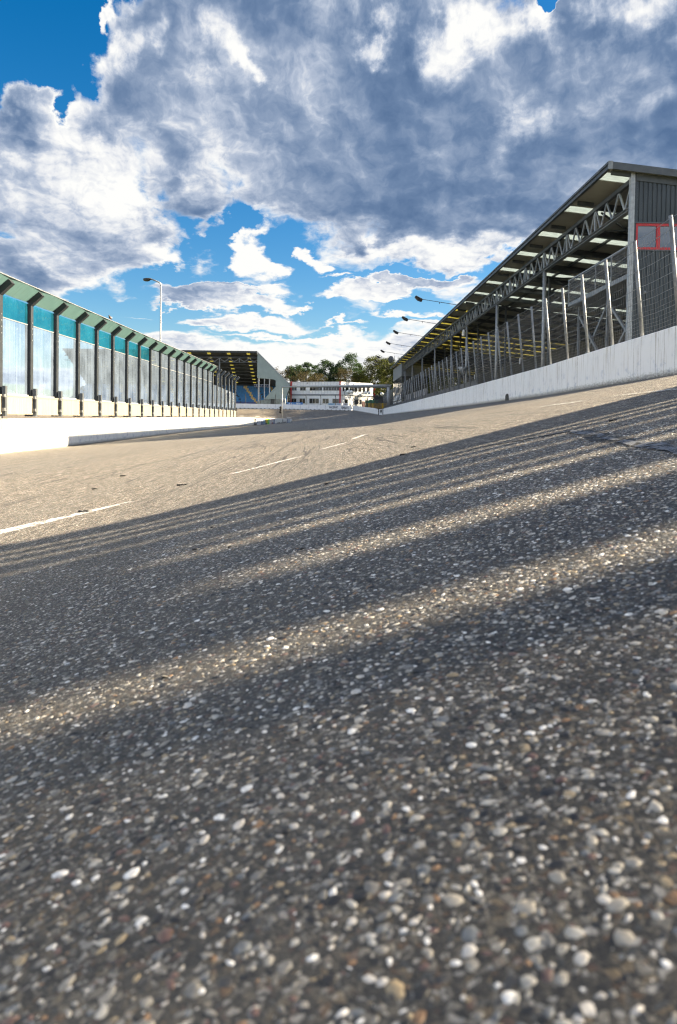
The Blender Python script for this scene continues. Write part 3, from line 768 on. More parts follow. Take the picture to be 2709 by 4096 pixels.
# roof decking between skylight strips
sky_n = 8
mb = MB(); sk = []; y = G+.17
for i in range(40):
    s0 = G+.75+4.95*i; s1 = s0+1.05
    if s1 > GE-1: break
    mb.prism([(XF,y,rz_(XF)),(XB,y,rz_(XB)),(XB,s0,rz_(XB)),(XF,s0,rz_(XF))], (0,0,.10)); sk.append((s0,s1)); y = s1
mb.prism([(XF,y,rz_(XF)),(XB,y,rz_(XB)),(XB,GE,rz_(XB)),(XF,GE,rz_(XF))], (0,0,.10))
mb.build('roof', M['soffit'], gs)
for i, (a, b) in enumerate(sk):
    mb = MB(); nseg = 6
    for j in range(nseg):
        xa = XF+.02+(XB-XF)*j/nseg; xb_ = XF+(XB-XF)*(j+1)/nseg-.22
        mb.prism([(xa,a+.004,rz_(xa)+.03),(xb_,a+.004,rz_(xb_)+.03),(xb_,b-.004,rz_(xb_)+.03),(xa,b-.004,rz_(xa)+.03)], (0,0,.025))
        x2 = XF+(XB-XF)*(j+1)/nseg
    o = mb.build('skylight', M['skylight'] if i < sky_n else M['skyyellow'], gs)
mb = MB()   # closing strips between skylight sheets
for (a, b) in sk:
    for j in range(6):
        xa = XF+(XB-XF)*(j+1)/6-.22; xe = XF+(XB-XF)*(j+1)/6+.02
        mb.prism([(xa,a+.004,rz_(xa)+.01),(xe,a+.004,rz_(xe)+.01),(xe,b-.004,rz_(xe)+.01),(xa,b-.004,rz_(xa)+.01)], (0,0,.06))
mb.build('roof_purlin', M['dark_steel'], gs)
mb = MB()   # rafters
for yr in rafters:
    mb.bar((XF+.12,yr,rz_(XF+.12)-.10),(XC-.12,yr,rz_(XC-.12)-.10),.16,.18)
    mb.bar((XC+.14,yr,rz_(XC+.14)-.18),(XB-.3,yr,rz_(XB-.3)-.18),.18,.34)
mb.build('rafter', M['slate_steel'], gs)
mb = MB()   # long purlins inside
for x in (16.3,19,21.8,24.6,27.2): mb.box(x-.06,x+.06,G+.2,GE-.4,rz_(x)-.16,rz_(x)-.01)
mb.build('purlin', M['dark_steel'], gs)
mb = MB(); mb.box(XF-.16,XF-.02,G+.07,GE+.1,ZFB,ZFT-.12); mb.box(XF-.22,XF-.02,G+.07,GE+.1,ZFT-.11,ZFT); mb.build('fascia', M['slate_steel'], gs)
mb = MB(); mb.prism([(XF-.2,G,ZFB-.05),(XF-.0,G,ZFB-.05),(XF,G,ZFT+.02),(XF-.2,G,ZFT+.02)], (0,.068,0)); mb.build('fascia_end', M['grey_steel'], gs)
vz = lambda x: ZFT-.109*(x-XF)
mb = MB(); mb.prism([(XF+.01,G+.08,vz(XF)-.30),(XB+.3,G+.08,vz(XB+.3)-.30),(XB+.3,G+.08,vz(XB+.3)+.02),(XF+.01,G+.08,vz(XF)+.02)], (0,.085,0)); mb.build('verge_trim', M['slate_steel'], gs)
# lattice truss
mb = MB(); mb.box(XC-.09,XC+.09,G+.53,GE-.3,ZTT-.20,ZTT); mb.build('top_chord', M['slate_steel'], gs)
mb = MB(); mb.box(XC-.13,XC+.13,G+.53,GE-.3,ZTB+.16,ZTB+.18); mb.box(XC-.012,XC+.012,G+.53,GE-.3,ZTB+.02,ZTB+.16); mb.box(XC-.13,XC+.13,G+.53,GE-.3,ZTB,ZTB+.02); mb.build('bottom_chord', M['grey_steel'], gs)
for i, yr in enumerate(rafters):
    mb = MB()
    if i: mb.box(XC-.05,XC+.05,yr-.07,yr+.07,ZTB+.182,ZTT-.202)
    y1 = min(yr+RS, GE-.4)
    for q in range(6):
        ya, yb = yr+(y1-yr)*q/6, yr+(y1-yr)*(q+1)/6
        z0, z1 = (ZTT-.2, ZTB+.18) if q % 2 == 0 else (ZTB+.18, ZTT-.2)
        ya += .10 if q == 0 else .03; yb -= .10 if q == 5 else .03
        mb.bar((XC,ya,z0-.03*(1 if q%2==0 else -1)),(XC,yb,z1+.03*(1 if q%2==0 else -1)),.09,.07,(1,0,0))
    mb.build('lattice', M['pale_steel'] if i < 12 else M['grey_steel'], gs)
# columns
base_z = .6
colY = [44.5,57.6,70.9,80.3,93.8,107.5,121.7,134.2]
for y in colY:
    mb = MB(); mb.tube([(XC,y,base_z),(XC,y,ZTB-.01)], .125, 14); mb.build('column', M['pale_steel'] if y < 80 else M['grey_steel'], gs, True)
for y in [G*q for q in (1.63,2.05,2.45,2.8,3.2)]:
    mb = MB(); mb.bar((XC+2.2,y,base_z),(XC+2.2,y,rz_(XC+2.2)-.5),.16,.16); mb.build('rear_column', M['slate_steel'], gs)
mb = MB(); mb.bar((XC-.02,G+.42,base_z),(XC-.02,G+.42,ZTT+.22),.19,.20,(1,0,0)); mb.build('corner_post', M['pale_steel'], gs)
# gable end: ribbed cladding above and below a red-framed window band
gy = G+.4
def ribbed(mb, x0, x1, zlo, zhi, y, step=.207, d=.035):
    x = x0
    while x < x1-.01:
        e = min(x+step, x1); pro = [(x,0),(x+step*.60,0),(x+step*.68,d),(x+step*.92,d),(x+step,0)]
        pro = [(min(a,x1),b) for a, b in pro]
        for (a, da), (b, db) in zip(pro[:-1], pro[1:]):
            if b-a < 1e-4: continue
            mb.poly([(a,y+da,zlo(a)),(b,y+db,zlo(b)),(b,y+db,zhi(b)),(a,y+da,zhi(a))])
        x = e
gx0 = XC+.11
zw0, zw1 = .2245*G, .260*G*1.0+ .03
zw0, zw1 = 7.95, 9.03
mb = MB(); ribbed(mb, gx0, XB+.2, lambda x: zw1+.12, lambda x: vz(x)-.28, gy); mb.build('gable_cladding', M['cladding'], gs)
mb = MB(); ribbed(mb, gx0, XB+.2, lambda x: -.5, lambda x: zw0-.10, gy); mb.build('lower_cladding', M['cladding'], gs)
mb = MB(); mb.box(gx0,XB+.2,gy+.06,gy+.2,-.5,zw0-.1); mb.box(gx0,XB+.2,gy+.06,gy+.2,zw1+.12,rz_(XB)-.2); mb.build('gable_backing', M['dark_int'], gs)
mb = MB(); mb.box(gx0-.02,XB+.2,gy-.05,gy+.2,zw1+.06,zw1+.12); mb.box(gx0-.02,XB+.2,gy-.03,gy+.2,zw0-.1,zw0-.05); mb.build('window_trim', M['slate_steel'], gs)
mb = MB(); ribbed(mb, gx0, 13.555, lambda x: zw0-.05, lambda x: zw1+.06, gy); mb.build('window_jamb', M['cladding'], gs)
wxs = 13.56
for i in range(7):
    x0 = wxs+i*1.02; x1 = x0+1.02; t = .11
    mb = MB(); mb.box(x0,x1,gy-.02,gy+.07,zw0-.05,zw0-.05+t); mb.box(x0,x1,gy-.02,gy+.07,zw1+.06-t,zw1+.06)
    mb.box(x0,x0+t*.75,gy-.02,gy+.07,zw0-.05+t,zw1+.06-t); mb.box(x1-t*.75,x1,gy-.02,gy+.07,zw0-.05+t,zw1+.06-t)
    o = mb.build('window', M['red'], gs)
    mb = MB(); mb.box(x0+t*.75,x1-t*.75,gy+.03,gy+.045,zw0-.05+t,zw1+.06-t); mb.build('pane', M['mirror'], o)
mb = MB(); mb.box(wxs+7*1.02,XB+.2,gy,gy+.1,zw0-.05,zw1+.06); mb.build('window_infill', M['cladding'], gs)
# rear wall, terrace and interior
mb = MB(); mb.box(XB-.2,XB,G+.2,GE,-.5,rz_(XB)-.0); mb.build('rear_wall', M['dark_int'], gs)
mb = MB()
for i in range(14):
    x0 = XC+3.2+i*.85; mb.box(x0,x0+.849 if i < 13 else XB-.21,G+.5,GE-.3,0,1.3+i*.42)
mb.build('terrace', M['terrace'], gs)
mb = MB(); mb.box(XC+1.0,XC+1.1,G+10,GE-22,.6,2.6); mb.build('front_parapet', M['dark_int'], gs)
# balcony with mesh balustrade and cross braces at the near end
bz = 6.9; y0b, y1b = G+.6, G+9.0
mb = MB(); mb.box(XC+.05,XC+4,y0b,y1b,bz-.22,bz); mb.build('balcony_slab', M['grey_steel'], gs)
mb = MB()
for i in range(5):
    y = y0b+.1+(y1b-y0b-.2)*i/4; mb.box(XC+.02,XC+.07,y-.03,y+.03,bz,bz+1.26)
mb.bar((XC+.045,y0b,bz+1.28),(XC+.045,y1b,bz+1.28),.05,.05); mb.build('balustrade', M['pale_steel'], gs)
mb = MB()
for i in range(60): y = y0b+(y1b-y0b)*i/60; mb.bar((XC+.02,y,bz+.02),(XC+.02,y,bz+1.25),.006,.006)
for i in range(9): z = bz+.1+i*.135; mb.bar((XC+.02,y0b,z),(XC+.02,y1b,z),.006,.006)
mb.build('balustrade_mesh', M['pale_steel'], gs)
mb = MB()
for ya, yb in ((G+.4,G+4.1),(G+4.9,G+8.4)):
    mb.bar((XC+.55,ya,3.2),(XC+.55,yb,6.0),.14,.10,(1,0,0)); mb.bar((XC+.68,ya,6.0),(XC+.68,yb,3.2),.14,.10,(1,0,0))
for y in (G+4.5,G+8.7): mb.bar((XC+.6,y,.6),(XC+.6,y,bz-.22),.12,.12)
mb.bar((XC+.6,G+.3,2.75),(XC+.6,G+8.7,2.75),.12,.12); mb.build('brace', M['grey_steel'], gs)
mb = MB(); mb.box(XC+3.6,XC+3.75,G+.3,G+9,.5,bz-.3); mb.build('stair_wall', M['dark_int'], gs)
mb = MB()
for y in (G+2.0,G+4.0): mb.box(XC+2.2,XC+3.0,y,y+.9,bz-.27,bz-.225)
mb.build('ceiling_light', M['whitetrim'], gs)
# diagonal roof braces
for yr in (rafters[1],rafters[4],rafters[7],rafters[10]):
    mb = MB(); mb.bar((XC+.3,yr,rz_(XC)-.5),(XC+5,yr+RS,rz_(XC+5)-.6),.08,.08); mb.bar((XC+.3,yr+RS,rz_(XC)-.42),(XC+5,yr,rz_(XC+5)-.52),.08,.08)
    mb.build('roof_brace', M['dark_steel'], gs)
# glazed control room at the far end
cy0, cy1 = 137.0, 157.5
mb = MB(); mb.box(XC-.5,XC+5,cy0,cy1,8.6,ZTT+.15); mb.build('control_room', M['grey_steel'], gs)
mb = MB(); mb.box(XC-.45,XC+5,cy0,cy1,-.2,2.6); mb.build('control_base', M['slate_steel'], gs)
for i in range(8):
    y = cy0+i*2.56
    mb = MB(); mb.box(XC-.46,XC-.30,y,y+.3,2.6,8.6); mb.build('mullion', M['slate_steel'], gs)
    mb = MB(); mb.box(XC-.40,XC-.36,y+.3,y+2.55,5.2,8.59); mb.build('control_pane', M['window'], gs)
    mb = MB(); mb.box(XC-.43,XC-.36,y+.4,y+2.45,4.0,5.1); mb.box(XC-.43,XC-.36,y+.4,y+2.45,2.7,3.8); mb.build('white_infill', M['white'], gs)
mb = MB(); mb.box(XC-.2,XC+4.8,cy0+.05,cy0+.2,2.6,8.6); mb.build('control_side', M['dark_int'], gs)
mb = MB(); mb.box(XC+.4,XC+.6,106,136,2.6,4.8); mb.build('hospitality_box', plain('box_panel', (.26,.25,.26), .6, 0, .1, 1), gs)
# loudspeaker horn, camera and cone sign on a column: things fixed to it
cy = colY[2]
dc = empty('dome_camera', (XC-.32,cy,8.3), 'white dome security camera under the truss on a column', 'camera')
mb = MB(); mb.bar((XC-.1,cy,ZTB-.35),(XC-.34,cy,ZTB-.35),.06,.06); mb.build('arm', M['pale_steel'], dc)
mb = MB(); mb.tube([(XC-.34,cy,ZTB-.36),(XC-.34,cy,ZTB-.62),(XC-.34,cy,ZTB-.85)], .10, 12, .19); mb.ball((XC-.34,cy,ZTB-.88), .19, nu=14); mb.build('housing', M['globe'], dc, True)
hs = empty('horn_speaker', (XC-.4,cy,5.3), 'grey horn loudspeaker pointing down from the camera column', 'loudspeaker')
mb = MB(); mb.tube([(XC-.38,cy-.1,4.6),(XC-.38,cy-.12,5.1),(XC-.4,cy-.14,5.5)], .06, 14, .55); mb.build('horn', M['pale_steel'], hs, True)
mb = MB(); mb.bar((XC-.1,cy,5.2),(XC-.36,cy-.08,5.0),.06,.06); mb.build('bracket', M['grey_steel'], hs)
# floodlights on arms beyond the roof edge
fy = [70.3,84.4,97.5,111.8,125.5,137.6,146.5,154.5]
ordn = ['nearest','second','third','fourth','fifth','sixth','seventh','farthest']
for i, y in enumerate(fy):
    f = empty('floodlight', (XF-.2,y,ZFT), f'black floodlight on a thin arm off the roof edge, {ordn[i]} of the row', 'floodlight', 'floodlights on arms along the grandstand roof')
    mb = MB(); mb.tube([(XF+.1,y,ZFT+.02),(XF-3.9,y+.1,ZFT+.62)], .030, 8); mb.tube([(XF-1.9,y+.05,ZFT+.30),(XF-1.9,y+.05,ZFT+.12)], .03, 6); mb.build('arm', M['dark_steel'], f)
    mb = MB(); c = Vector((XF-4.05,y+.1,ZFT+.64))
    mb.prism([(c.x+.34,c.y-.25,c.z-.30),(c.x+.42,c.y-.25,c.z-.05),(c.x-.28,c.y-.25,c.z+.30),(c.x-.40,c.y-.25,c.z+.18),(c.x-.1,c.y-.25,c.z-.12)], (0,.5,0)); mb.build('lamp_housing', M['black'], f, bevel=.02)
    mb = MB(); mb.prism([(c.x+.30,c.y-.2,c.z-.28),(c.x-.09,c.y-.2,c.z-.14),(c.x-.38,c.y-.2,c.z+.15),(c.x-.40,c.y-.2,c.z+.13),(c.x-.1,c.y-.2,c.z-.18),(c.x+.28,c.y-.2,c.z-.31)], (0,.4,0)); mb.build('lens', M['lamp_glass'], f)
sd = empty('satellite_dish', (XF-.3,146,ZFT), 'small dark round dish near the far floodlight arms', 'dish')
mb = MB()
rim = [(XF-.6,146+.75*math.cos(t),ZFT+.9+.75*math.sin(t)) for t in np.linspace(0,2*math.pi,20,endpoint=False)]
mb.prism(rim, (.1,0,0)); mb.prism([(XF-.2,145.4+.62*math.cos(t)*1.3,ZFT+.95+.8*math.sin(t)) for t in np.linspace(0,2*math.pi,20,endpoint=False)], (.02,.2,0)); mb.build('reflector', M['grey_steel'], sd)
mb = MB(); mb.ball((XF-.9,145.9,ZFT+.95), .6, .12, .75, 16, 10); mb.build('dish_bowl', M['slate_steel'], sd, True)
mb = MB(); mb.tube([(XF-.2,146,ZFT-.02),(XF-.4,146,ZFT+.9)], .05, 8); mb.build('arm', M['dark_steel'], sd)

# unseen board screen added beyond the wall, gaps cut to streak the near shade
sc_ = empty('shade_screen', (11,1,1.5), 'tall grey board screen added out of view, its narrow gaps shaping the light streaks', 'fence')
KX, KZ = .18, .545
gaps = [(1.66,1.69,9),(1.80,1.83,9),(1.93,1.96,9),(2.05,2.09,9),(2.16,2.21,9),(2.28,2.32,9),(2.40,2.43,9),(2.52,2.545,9), (2.765,2.86,9), (3.28,3.43,5.88), (3.80,4.09,5.95), (4.42,4.46,9), (4.76,4.815,9), (5.0,5.05,9), (5.21,5.27,9)]
def topz(y): return 8.2 if y < 4.4 else 8.2-(y-4.4)*1.75 if y < 4.9 else 7.33-(y-4.9)*1.48
cuts = [-24]; segs = []; y = -24.0
for a, b, zt in gaps:
    while y < a-1e-6:
        e = min(a, y+1.5); segs.append((y, e, .8)); y = e
    if zt < 9: segs.append((a, b, zt))
    y = b
segs += [(5.27,5.5,.8),(5.5,5.9,.8),(5.9,6.4,.8),(6.4,6.9,.8),(6.9,7.4,.8)]
for a, b, z0 in segs:
    mb = MB(); ta, tb = max(z0+.1, topz(a)), max(z0+.1, topz(b)); mb.prism([(11,a,z0),(11,b,z0),(11,b,tb),(11,a,ta)], (.05,0,0)); mb.build('board', M['timber'], sc_)
mb = MB()
for z in (2.3,4.2): mb.box(11.052,11.12,-24,4.4,z,z+.1)
for y in range(-23,5,3): mb.box(11.125,11.25,y-.06,y+.06,.8,6.3)
mb.build('rail', M['timber'], sc_)

# ------------------------------------------------------------------ gantry, traffic light
ga = empty('light_gantry', (0,124,.5), 'thin grey tube gantry spanning the track from wall end to catch fence', 'gantry')
mb = MB(); mb.tube([(-10.2,127.6,-1.1),(-10.24,127.6,5.62)], .09, 10); mb.build('left_pole', M['grey_steel'], ga, True)
mb = MB(); mb.tube([(9.05,120,.7),(9.02,120,5.55)], .30, 12); mb.build('right_post', M['pale_steel'], ga, True)
mb = MB(); mb.tube([(-10.3,127.6,5.68),(-.5,124,5.78),(9.5,120,5.72)], .11, 10, .34); mb.build('beam', M['pale_steel'], ga, True)
tl = empty('traffic_light', (-10.42,127,.8), 'black three lamp traffic light hung on the left gantry pole', 'traffic light')
mb = MB(); mb.box(-10.62,-10.34,127.2,127.42,.75,2.1); mb.build('housing', M['black'], tl, bevel=.03)
for i in range(3):
    z = 1.85-.43*i
    mb = MB(); mb.tube([(-10.48,127.21,z),(-10.49,127.0,z-.02),(-10.52,126.75,z-.06)], .19, 12, .2, cap=False); mb.build('visor', M['black'], tl)
    mb = MB(); mb.ball((-10.48,127.19,z), .16, .05, .16, 12, 8); mb.build('lens', M['lamp_glass'], tl, True)

# ------------------------------------------------------------------ far grandstand
fs = empty('grandstand', (-32,190,2.3), 'far grandstand with blue and yellow seats and a sage green end wall', 'grandstand')
FX0, FX1, FY0, FY1 = -75.0, -22.0, 186.6, 204.0
fr = lambda y: 17.75-(17.75-9.5)*(y-FY0)/(FY1-FY0)
ex = lambda y: -13.4-.8*(y-189)/15
strips = [-30.9+5.6,-30.9,-30.9-5.6,-30.9-11.2,-30.9-16.8]
strips = [-25.0,-30.4,-35.8,-41.2,-46.6,-52]
mb = MB(); xs_ = [FX0]+sorted(sum(([s, s+1.05] for s in strips), []))
for a, b in zip(xs_[0::2], xs_[1::2]):
    mb.prism([(a,FY0,fr(FY0)),(b,FY0,fr(FY0)),(b,FY1,fr(FY1)),(a,FY1,fr(FY1))], (0,0,.15))
a = xs_[-1]; mb.prism([(a,FY0,fr(FY0)),(-22.05,FY0,fr(FY0)),(-22.05,FY1,fr(FY1)),(a,FY1,fr(FY1))], (0,0,.15)); mb.prism([(-22.05,187.8,17.0),(-13.3,189.3,8.8),(-14.2,204,9.2),(-22.05,204,9.45)], (0,0,.15))
mb.build('roof', M['dark_int'], fs)
for s in strips:
    mb = MB(); n = 9
    for j in range(n):
        ya = FY0+.5+(FY1-FY0-.8)*j/n; yb = FY0+.5+(FY1-FY0-.8)*(j+1)/n-.75
        mb.prism([(s+.02,ya,fr(ya)+.05),(s+1.03,ya,fr(ya)+.05),(s+1.03,yb,fr(yb)+.05),(s+.02,yb,fr(yb)+.05)], (0,0,.03))
    mb.build('skylight', M['skyyellow'], fs)
mb = MB()
for s in strips:
    for j in range(9):
        yb = FY0+.5+(FY1-FY0-.8)*(j+1)/9; ya = yb-.78
        mb.prism([(s+.005,ya,fr(ya)+.0),(s+1.045,ya,fr(ya)+.0),(s+1.045,yb+.02,fr(yb+.02)+.0),(s+.005,yb+.02,fr(yb+.02)+.0)], (0,0,.09))
for j in range(1,10):
    y = FY0+.4+(FY1-FY0-.8)*j/9; mb.box(FX0,-22.1,y-.35,y-.15,fr(y)-.32,fr(y)-.02)
mb.build('purlin', M['dark_int'], fs)
mb = MB(); mb.box(FX0,-22.0,FY0-.25,FY0,fr(FY0)-.35,fr(FY0)+.2); mb.build('fascia', M['dark_steel'], fs)
mb = MB(); mb.box(FX0,-21.7,187.7,187.9,16.1,16.25); mb.build('top_chord', M['slate_steel'], fs)
mb = MB(); mb.box(FX0,-21.7,187.7,187.9,14.85,15.0); mb.build('bottom_chord', M['slate_steel'], fs)
mb = MB()
for i in range(9):
    x = -21.56-5.42*i
    if i: mb.box(x-.10,x+.10,187.72,187.88,15.0,16.1)
    for j in range(4):
        xa, xb_ = x-5.42*j/4, x-5.42*(j+1)/4; za, zb_ = (16.05,15.05) if j % 2 == 0 else (15.05,16.05)
        mb.bar((xa,187.8,za),(xb_,187.8,zb_),.12,.10,(0,1,0))
mb.build('lattice', M['grey_steel'], fs)
for i, x in enumerate((-21.6,-32.4,-43.2,-54,-64.8)):
    mb = MB(); mb.box(x-.18,x+.18,187.6,187.95,2.2,14.85 if i else 16.9); mb.build('column', M['grey_steel'] if i else M['pale_steel'], fs)
mb = MB(); mb.box(FX0,ex(203.5)-.5,203.6,203.9,2.2,fr(203.9)-.05); mb.build('rear_wall', M['dark_int'], fs)
rows = 13
mb = MB(); my = MB()
for i in range(rows):
    y = 189.0+i*.95; z = 3.6+i*.40
    mb.box(FX0,ex(y)-.35,y,y+.95,2.0,z)
mb.build('terrace', M['dark_int'], fs)
bs = MB(); ysb = MB()
for i in range(rows):
    y = 189.0+i*.95; z = 3.6+i*.40; x = ex(y)-.8; 
    while x > FX0+1:
        ph = (x+25.3-(i-6)*-.38)/7.3; fr_ = ph-math.floor(ph)
        tgt = ysb if fr_ < .13 else None if .5 < fr_ < .545 else bs
        if tgt is not None:
            tgt.box(x-.24,x+.24,y+.15,y+.55,z+.30,z+.37); tgt.box(x-.24,x+.24,y+.50,y+.57,z+.37,z+.72)
        x -= .54
bs.build('blue_seats', M['seatblue'], fs); ysb.build('yellow_seats', M['seatyellow'], fs)
mb = MB()
for i in range(12): x = -22.4-4.3*i; mb.box(x-4.1,x,188.3,188.4,3.0,4.2)
mb.build('front_board', M['navy'], fs)
mb = MB(); mb.box(-24.3,-19.9,199.6,199.7,8.75,9.6); mb.build('sign_board', M['signpale'], fs)
for i in range(6): mb = MB(); x = -24.2+.72*i; mb.box(x,x+.5,199.55,199.595,8.9,9.4); mb.build('sign_print', M['navy'], fs)
def ew(t, z): return (-22+8.86*t, 187.5+1.3*t, z)
nrm = Vector((1.3,-8.86,0)).normalized()*.25
mb = MB()
mb.prism([ew(0,10.7),ew(.5,10.4),ew(.567,10.1),ew(1,8.5),ew(1,9.0),ew(0,17.75)], nrm)
mb.prism([ew(.567,10.1),ew(.567,8.4),ew(.243,5.15),ew(.243,5.0),ew(.87,5.0),ew(1,8.5)], nrm); mb.build('end_wall', M['sage'], fs)
mb = MB(); mb.prism([ew(0,2),ew(.42,2),ew(.42,4.97),ew(.243,4.97),ew(.0,4.1)], nrm); mb.prism([ew(.54,2),ew(.79,2),ew(.865,4.97),ew(.54,4.97)], nrm); mb.build('masonry_base', M['masonry'], fs)
mb = MB(); mb.prism([ew(.39,2),ew(.57,2),ew(.57,5.2),ew(.39,5.2)], nrm*-.5); mb.build('doorway', M['dark_int'], fs)
for t, z0, z1 in ((.225,5.0,10.6),(.38,6.4,10.5)):
    mb = MB(); a = ew(t,0); mb.box(a[0]-.12,a[0]+.12,a[1]-.12,a[1]+.12,z0,z1); mb.build('opening_post', M['pale_steel'], fs)
mb = MB(); mb.prism([ew(-.01,17.7),ew(1.01,8.9),ew(1.01,9.2),ew(-.01,18.0)], nrm*1.4); mb.build('verge_trim', M['pale_steel'], fs)

# ------------------------------------------------------------------ white two storey building
A_, B_, C_ = Vector((-13.46,200)), Vector((.84,195)), Vector((11.07,203)); D_ = A_+(C_-B_)
wb = empty('office_building', (-1,201,2.3), 'white two storey panel building with red corner posts behind the far wall', 'building')
ZB, ZT = 2.0, 10.3
mb = MB(); mb.prism([(p.x,p.y,ZB) for p in (A_,B_,C_,D_)], (0,0,ZT-ZB)); mb.build('wall', M['white'], wb)
dL = (B_-A_); nL = Vector((dL.y,-dL.x)).normalized(); dR = (C_-B_); nR = Vector((dR.y,-dR.x)).normalized()
def facade(P, d, n, t0, t1, z0, z1, o0, o1):
    a = P+d*t0; b = P+d*t1; mb = MB()
    mb.prism([(*(a+n*o0),z0),(*(b+n*o0),z0),(*(b+n*o0),z1),(*(a+n*o0),z1)], (*(n*(o1-o0)),0)); return mb
tL = lambda x: (x-206)/(820-206); tR = lambda x: (x-820)/(1250-820)
def window(P, d, n, t0, t1, z0, z1, panes):
    mb = facade(P, d, n, t0, t1, z0, z1, .004, .05); o = mb.build('window', M['whitetrim'], wb)
    l = d.length; g = .045/l
    for i in range(panes):
        a = t0+(t1-t0)*i/panes+g; b = t0+(t1-t0)*(i+1)/panes-g
        facade(P, d, n, a, b, z0+.06, z1-.05, .051, .06).build('pane', M['window'], o)
for x0, x1, p in ((212,278,2),(320,394,2),(443,600,4),(612,812,6)): window(A_, dL, nL, tL(x0), tL(x1), 7.85, 9.32, p)
for x0, x1, p in ((212,275,2),(316,387,2),(440,560,3),(605,683,2),(728,808,2)): window(A_, dL, nL, tL(x0), tL(x1), 4.15, 5.58, p)
for x0, x1, p in ((850,872,1),(884,921,1),(938,987,2),(992,1029,1),(1044,1086,1),(1097,1132,1),(1150,1190,1)): window(B_, dR, nR, tR(x0), tR(x1), 7.7, 9.2, p)
for x0, x1, p in ((876,915,1),(1000,1045,1),(1060,1085,1)): window(B_, dR, nR, tR(x0), tR(x1), 4.1, 5.5, p)
facade(B_, dR, nR, tR(1093), tR(1132), 2.3, 5.0, .004, .05).build('door', plain('brown_door', (.09,.035,.03), .5), wb)
mb = facade(A_, dL, nL, 0, 1, 6.42, 6.85, .004, .06); mb.build('storey_band', M['bandgrey'], wb)
mb = facade(B_, dR, nR, 0.02, 1, 6.5, 6.75, .004, .06); mb.build('side_band', M['bandgrey'], wb)
mb = MB()
for i in range(1,16):
    m2 = facade(A_, dL, nL, i/16-.0012, i/16+.0012, 6.86, 7.84, .004, .02); n0 = len(mb.v); mb.v += m2.v; mb.f += [tuple(n0+q for q in f) for f in m2.f]
    m2 = facade(A_, dL, nL, i/16-.0012, i/16+.0012, 9.34, 10.2, .004, .02); n0 = len(mb.v); mb.v += m2.v; mb.f += [tuple(n0+q for q in f) for f in m2.f]
for i in range(1,8):
    m2 = facade(B_, dR, nR, i/8-.006, i/8+.006, 6.76, 7.69, .004, .03); n0 = len(mb.v); mb.v += m2.v; mb.f += [tuple(n0+q for q in f) for f in m2.f]
    m2 = facade(B_, dR, nR, i/8-.006, i/8+.006, 9.21, 10.2, .004, .03); n0 = len(mb.v); mb.v += m2.v; mb.f += [tuple(n0+q for q in f) for f in m2.f]
mb.build('panel_joint', M['bandgrey'], wb)
for p in (A_+nL*.0, B_, C_):
    mb = MB(); mb.box(p.x-.22,p.x+.22,p.y-.25,p.y+.19,ZB,ZT+.22); mb.build('corner_post', M['red'], wb)
mb = MB(); ctr = (A_+B_+C_+D_)/4
mb.prism([(*(p+(p-ctr)*.008),ZT+.001) for p in (A_,B_,C_,D_)], (0,0,.12)); mb.build('roof', M['whitetrim'], wb)
for i, t in enumerate((.33,.58,.82)):
    a = B_+dR*t; b = a+nR*1.6; mb = MB(); mb.bar((a.x,a.y,9.6),(b.x,b.y,10.0),.12,.12); mb.bar((a.x,a.y,9.1),(b.x,b.y,10.0),.05,.05); mb.build('awning_arm', M['grey_steel'], wb)
a = A_+dL*.35+nL*.2; mb = MB(); mb.tube([(a.x,a.y,ZT-.4),(a.x-.3,a.y,ZT-.4),(a.x,a.y,ZT-.2),(a.x,a.y,ZT+.1)], .08, 6); mb.build('vent_pipe', M['grey_steel'], wb)

# things behind the far wall
def banner(x0, x1, y, z0, z1, m, label, pr=None):
    b = empty('banner', (x0,y,z0), label, 'banner'); mb = MB(); mb.box(x0,x1,y,y+.06,z0,z1); mb.build('sheet', m, b)
    mb = MB()
    for x in (x0+.05,x1-.05): mb.box(x-.04,x+.04,y+.065,y+.14,z0-1.0,z1)
    mb.build('stake', M['dark_steel'], b)
    if pr:
        mb = MB(); zc = (z0+z1)/2
        for k in range(4): xx = x0+(x1-x0)*(.25+.13*k); mb.box(xx,xx+(x1-x0)*.08,y-.01,y-.004,zc-.12,zc+.16)
        mb.build('print', pr, b)
banner(-13.1,-11.4,179.6,3.3,4.0,M['bannerblue'],'small blue banner left of the wider one by the sage end wall',M['posterwhite'])
banner(-11.3,-9.0,179.5,3.3,4.0,M['bannerblue'],'wide blue banner below the left windows of the white building',M['posterwhite'])
banner(-2.3,-.55,176.4,3.3,3.85,M['bannerpale'],'pale blue banner behind the word RACEWAY',M['posterblue'])
banner(-.35,1.25,176.0,3.3,3.85,M['posterwhite'],'white banner with grey print between pale blue and plain banners',M['posterblue'])
banner(1.6,2.8,175.6,3.3,3.85,M['posterwhite'],'plain white banner above the painted word VENRAY',M['posterred'])
def globe_lamp(x, y, z, arms, label, zb):
    g = empty('globe_lamp', (x,y,zb), label, 'street lamp', 'white globe lamps by the far wall')
    mb = MB(); mb.tube([(x,y,zb),(x,y,z-.3)], .06, 8)
    if len(arms) > 1: mb.tube([(x+arms[0],y,z-.45),(x+arms[1],y,z-.45)], .04, 6)
    mb.build('pole', M['dark_steel'], g)
    for a in arms:
        mb = MB(); mb.ball((x+a,y,z), .44 if len(arms) > 1 else .40, nu=16, nv=10); mb.build('globe', M['globe'], g, True)
        if len(arms) > 1: mb = MB(); mb.tube([(x+a,y,z-.45),(x+a,y,z-.38)], .06, 6); mb.build('stem', M['dark_steel'], g)
globe_lamp(3.26,180,6.93,(-.48,.48),'twin globe lamp in front of the red corner side',2.1)
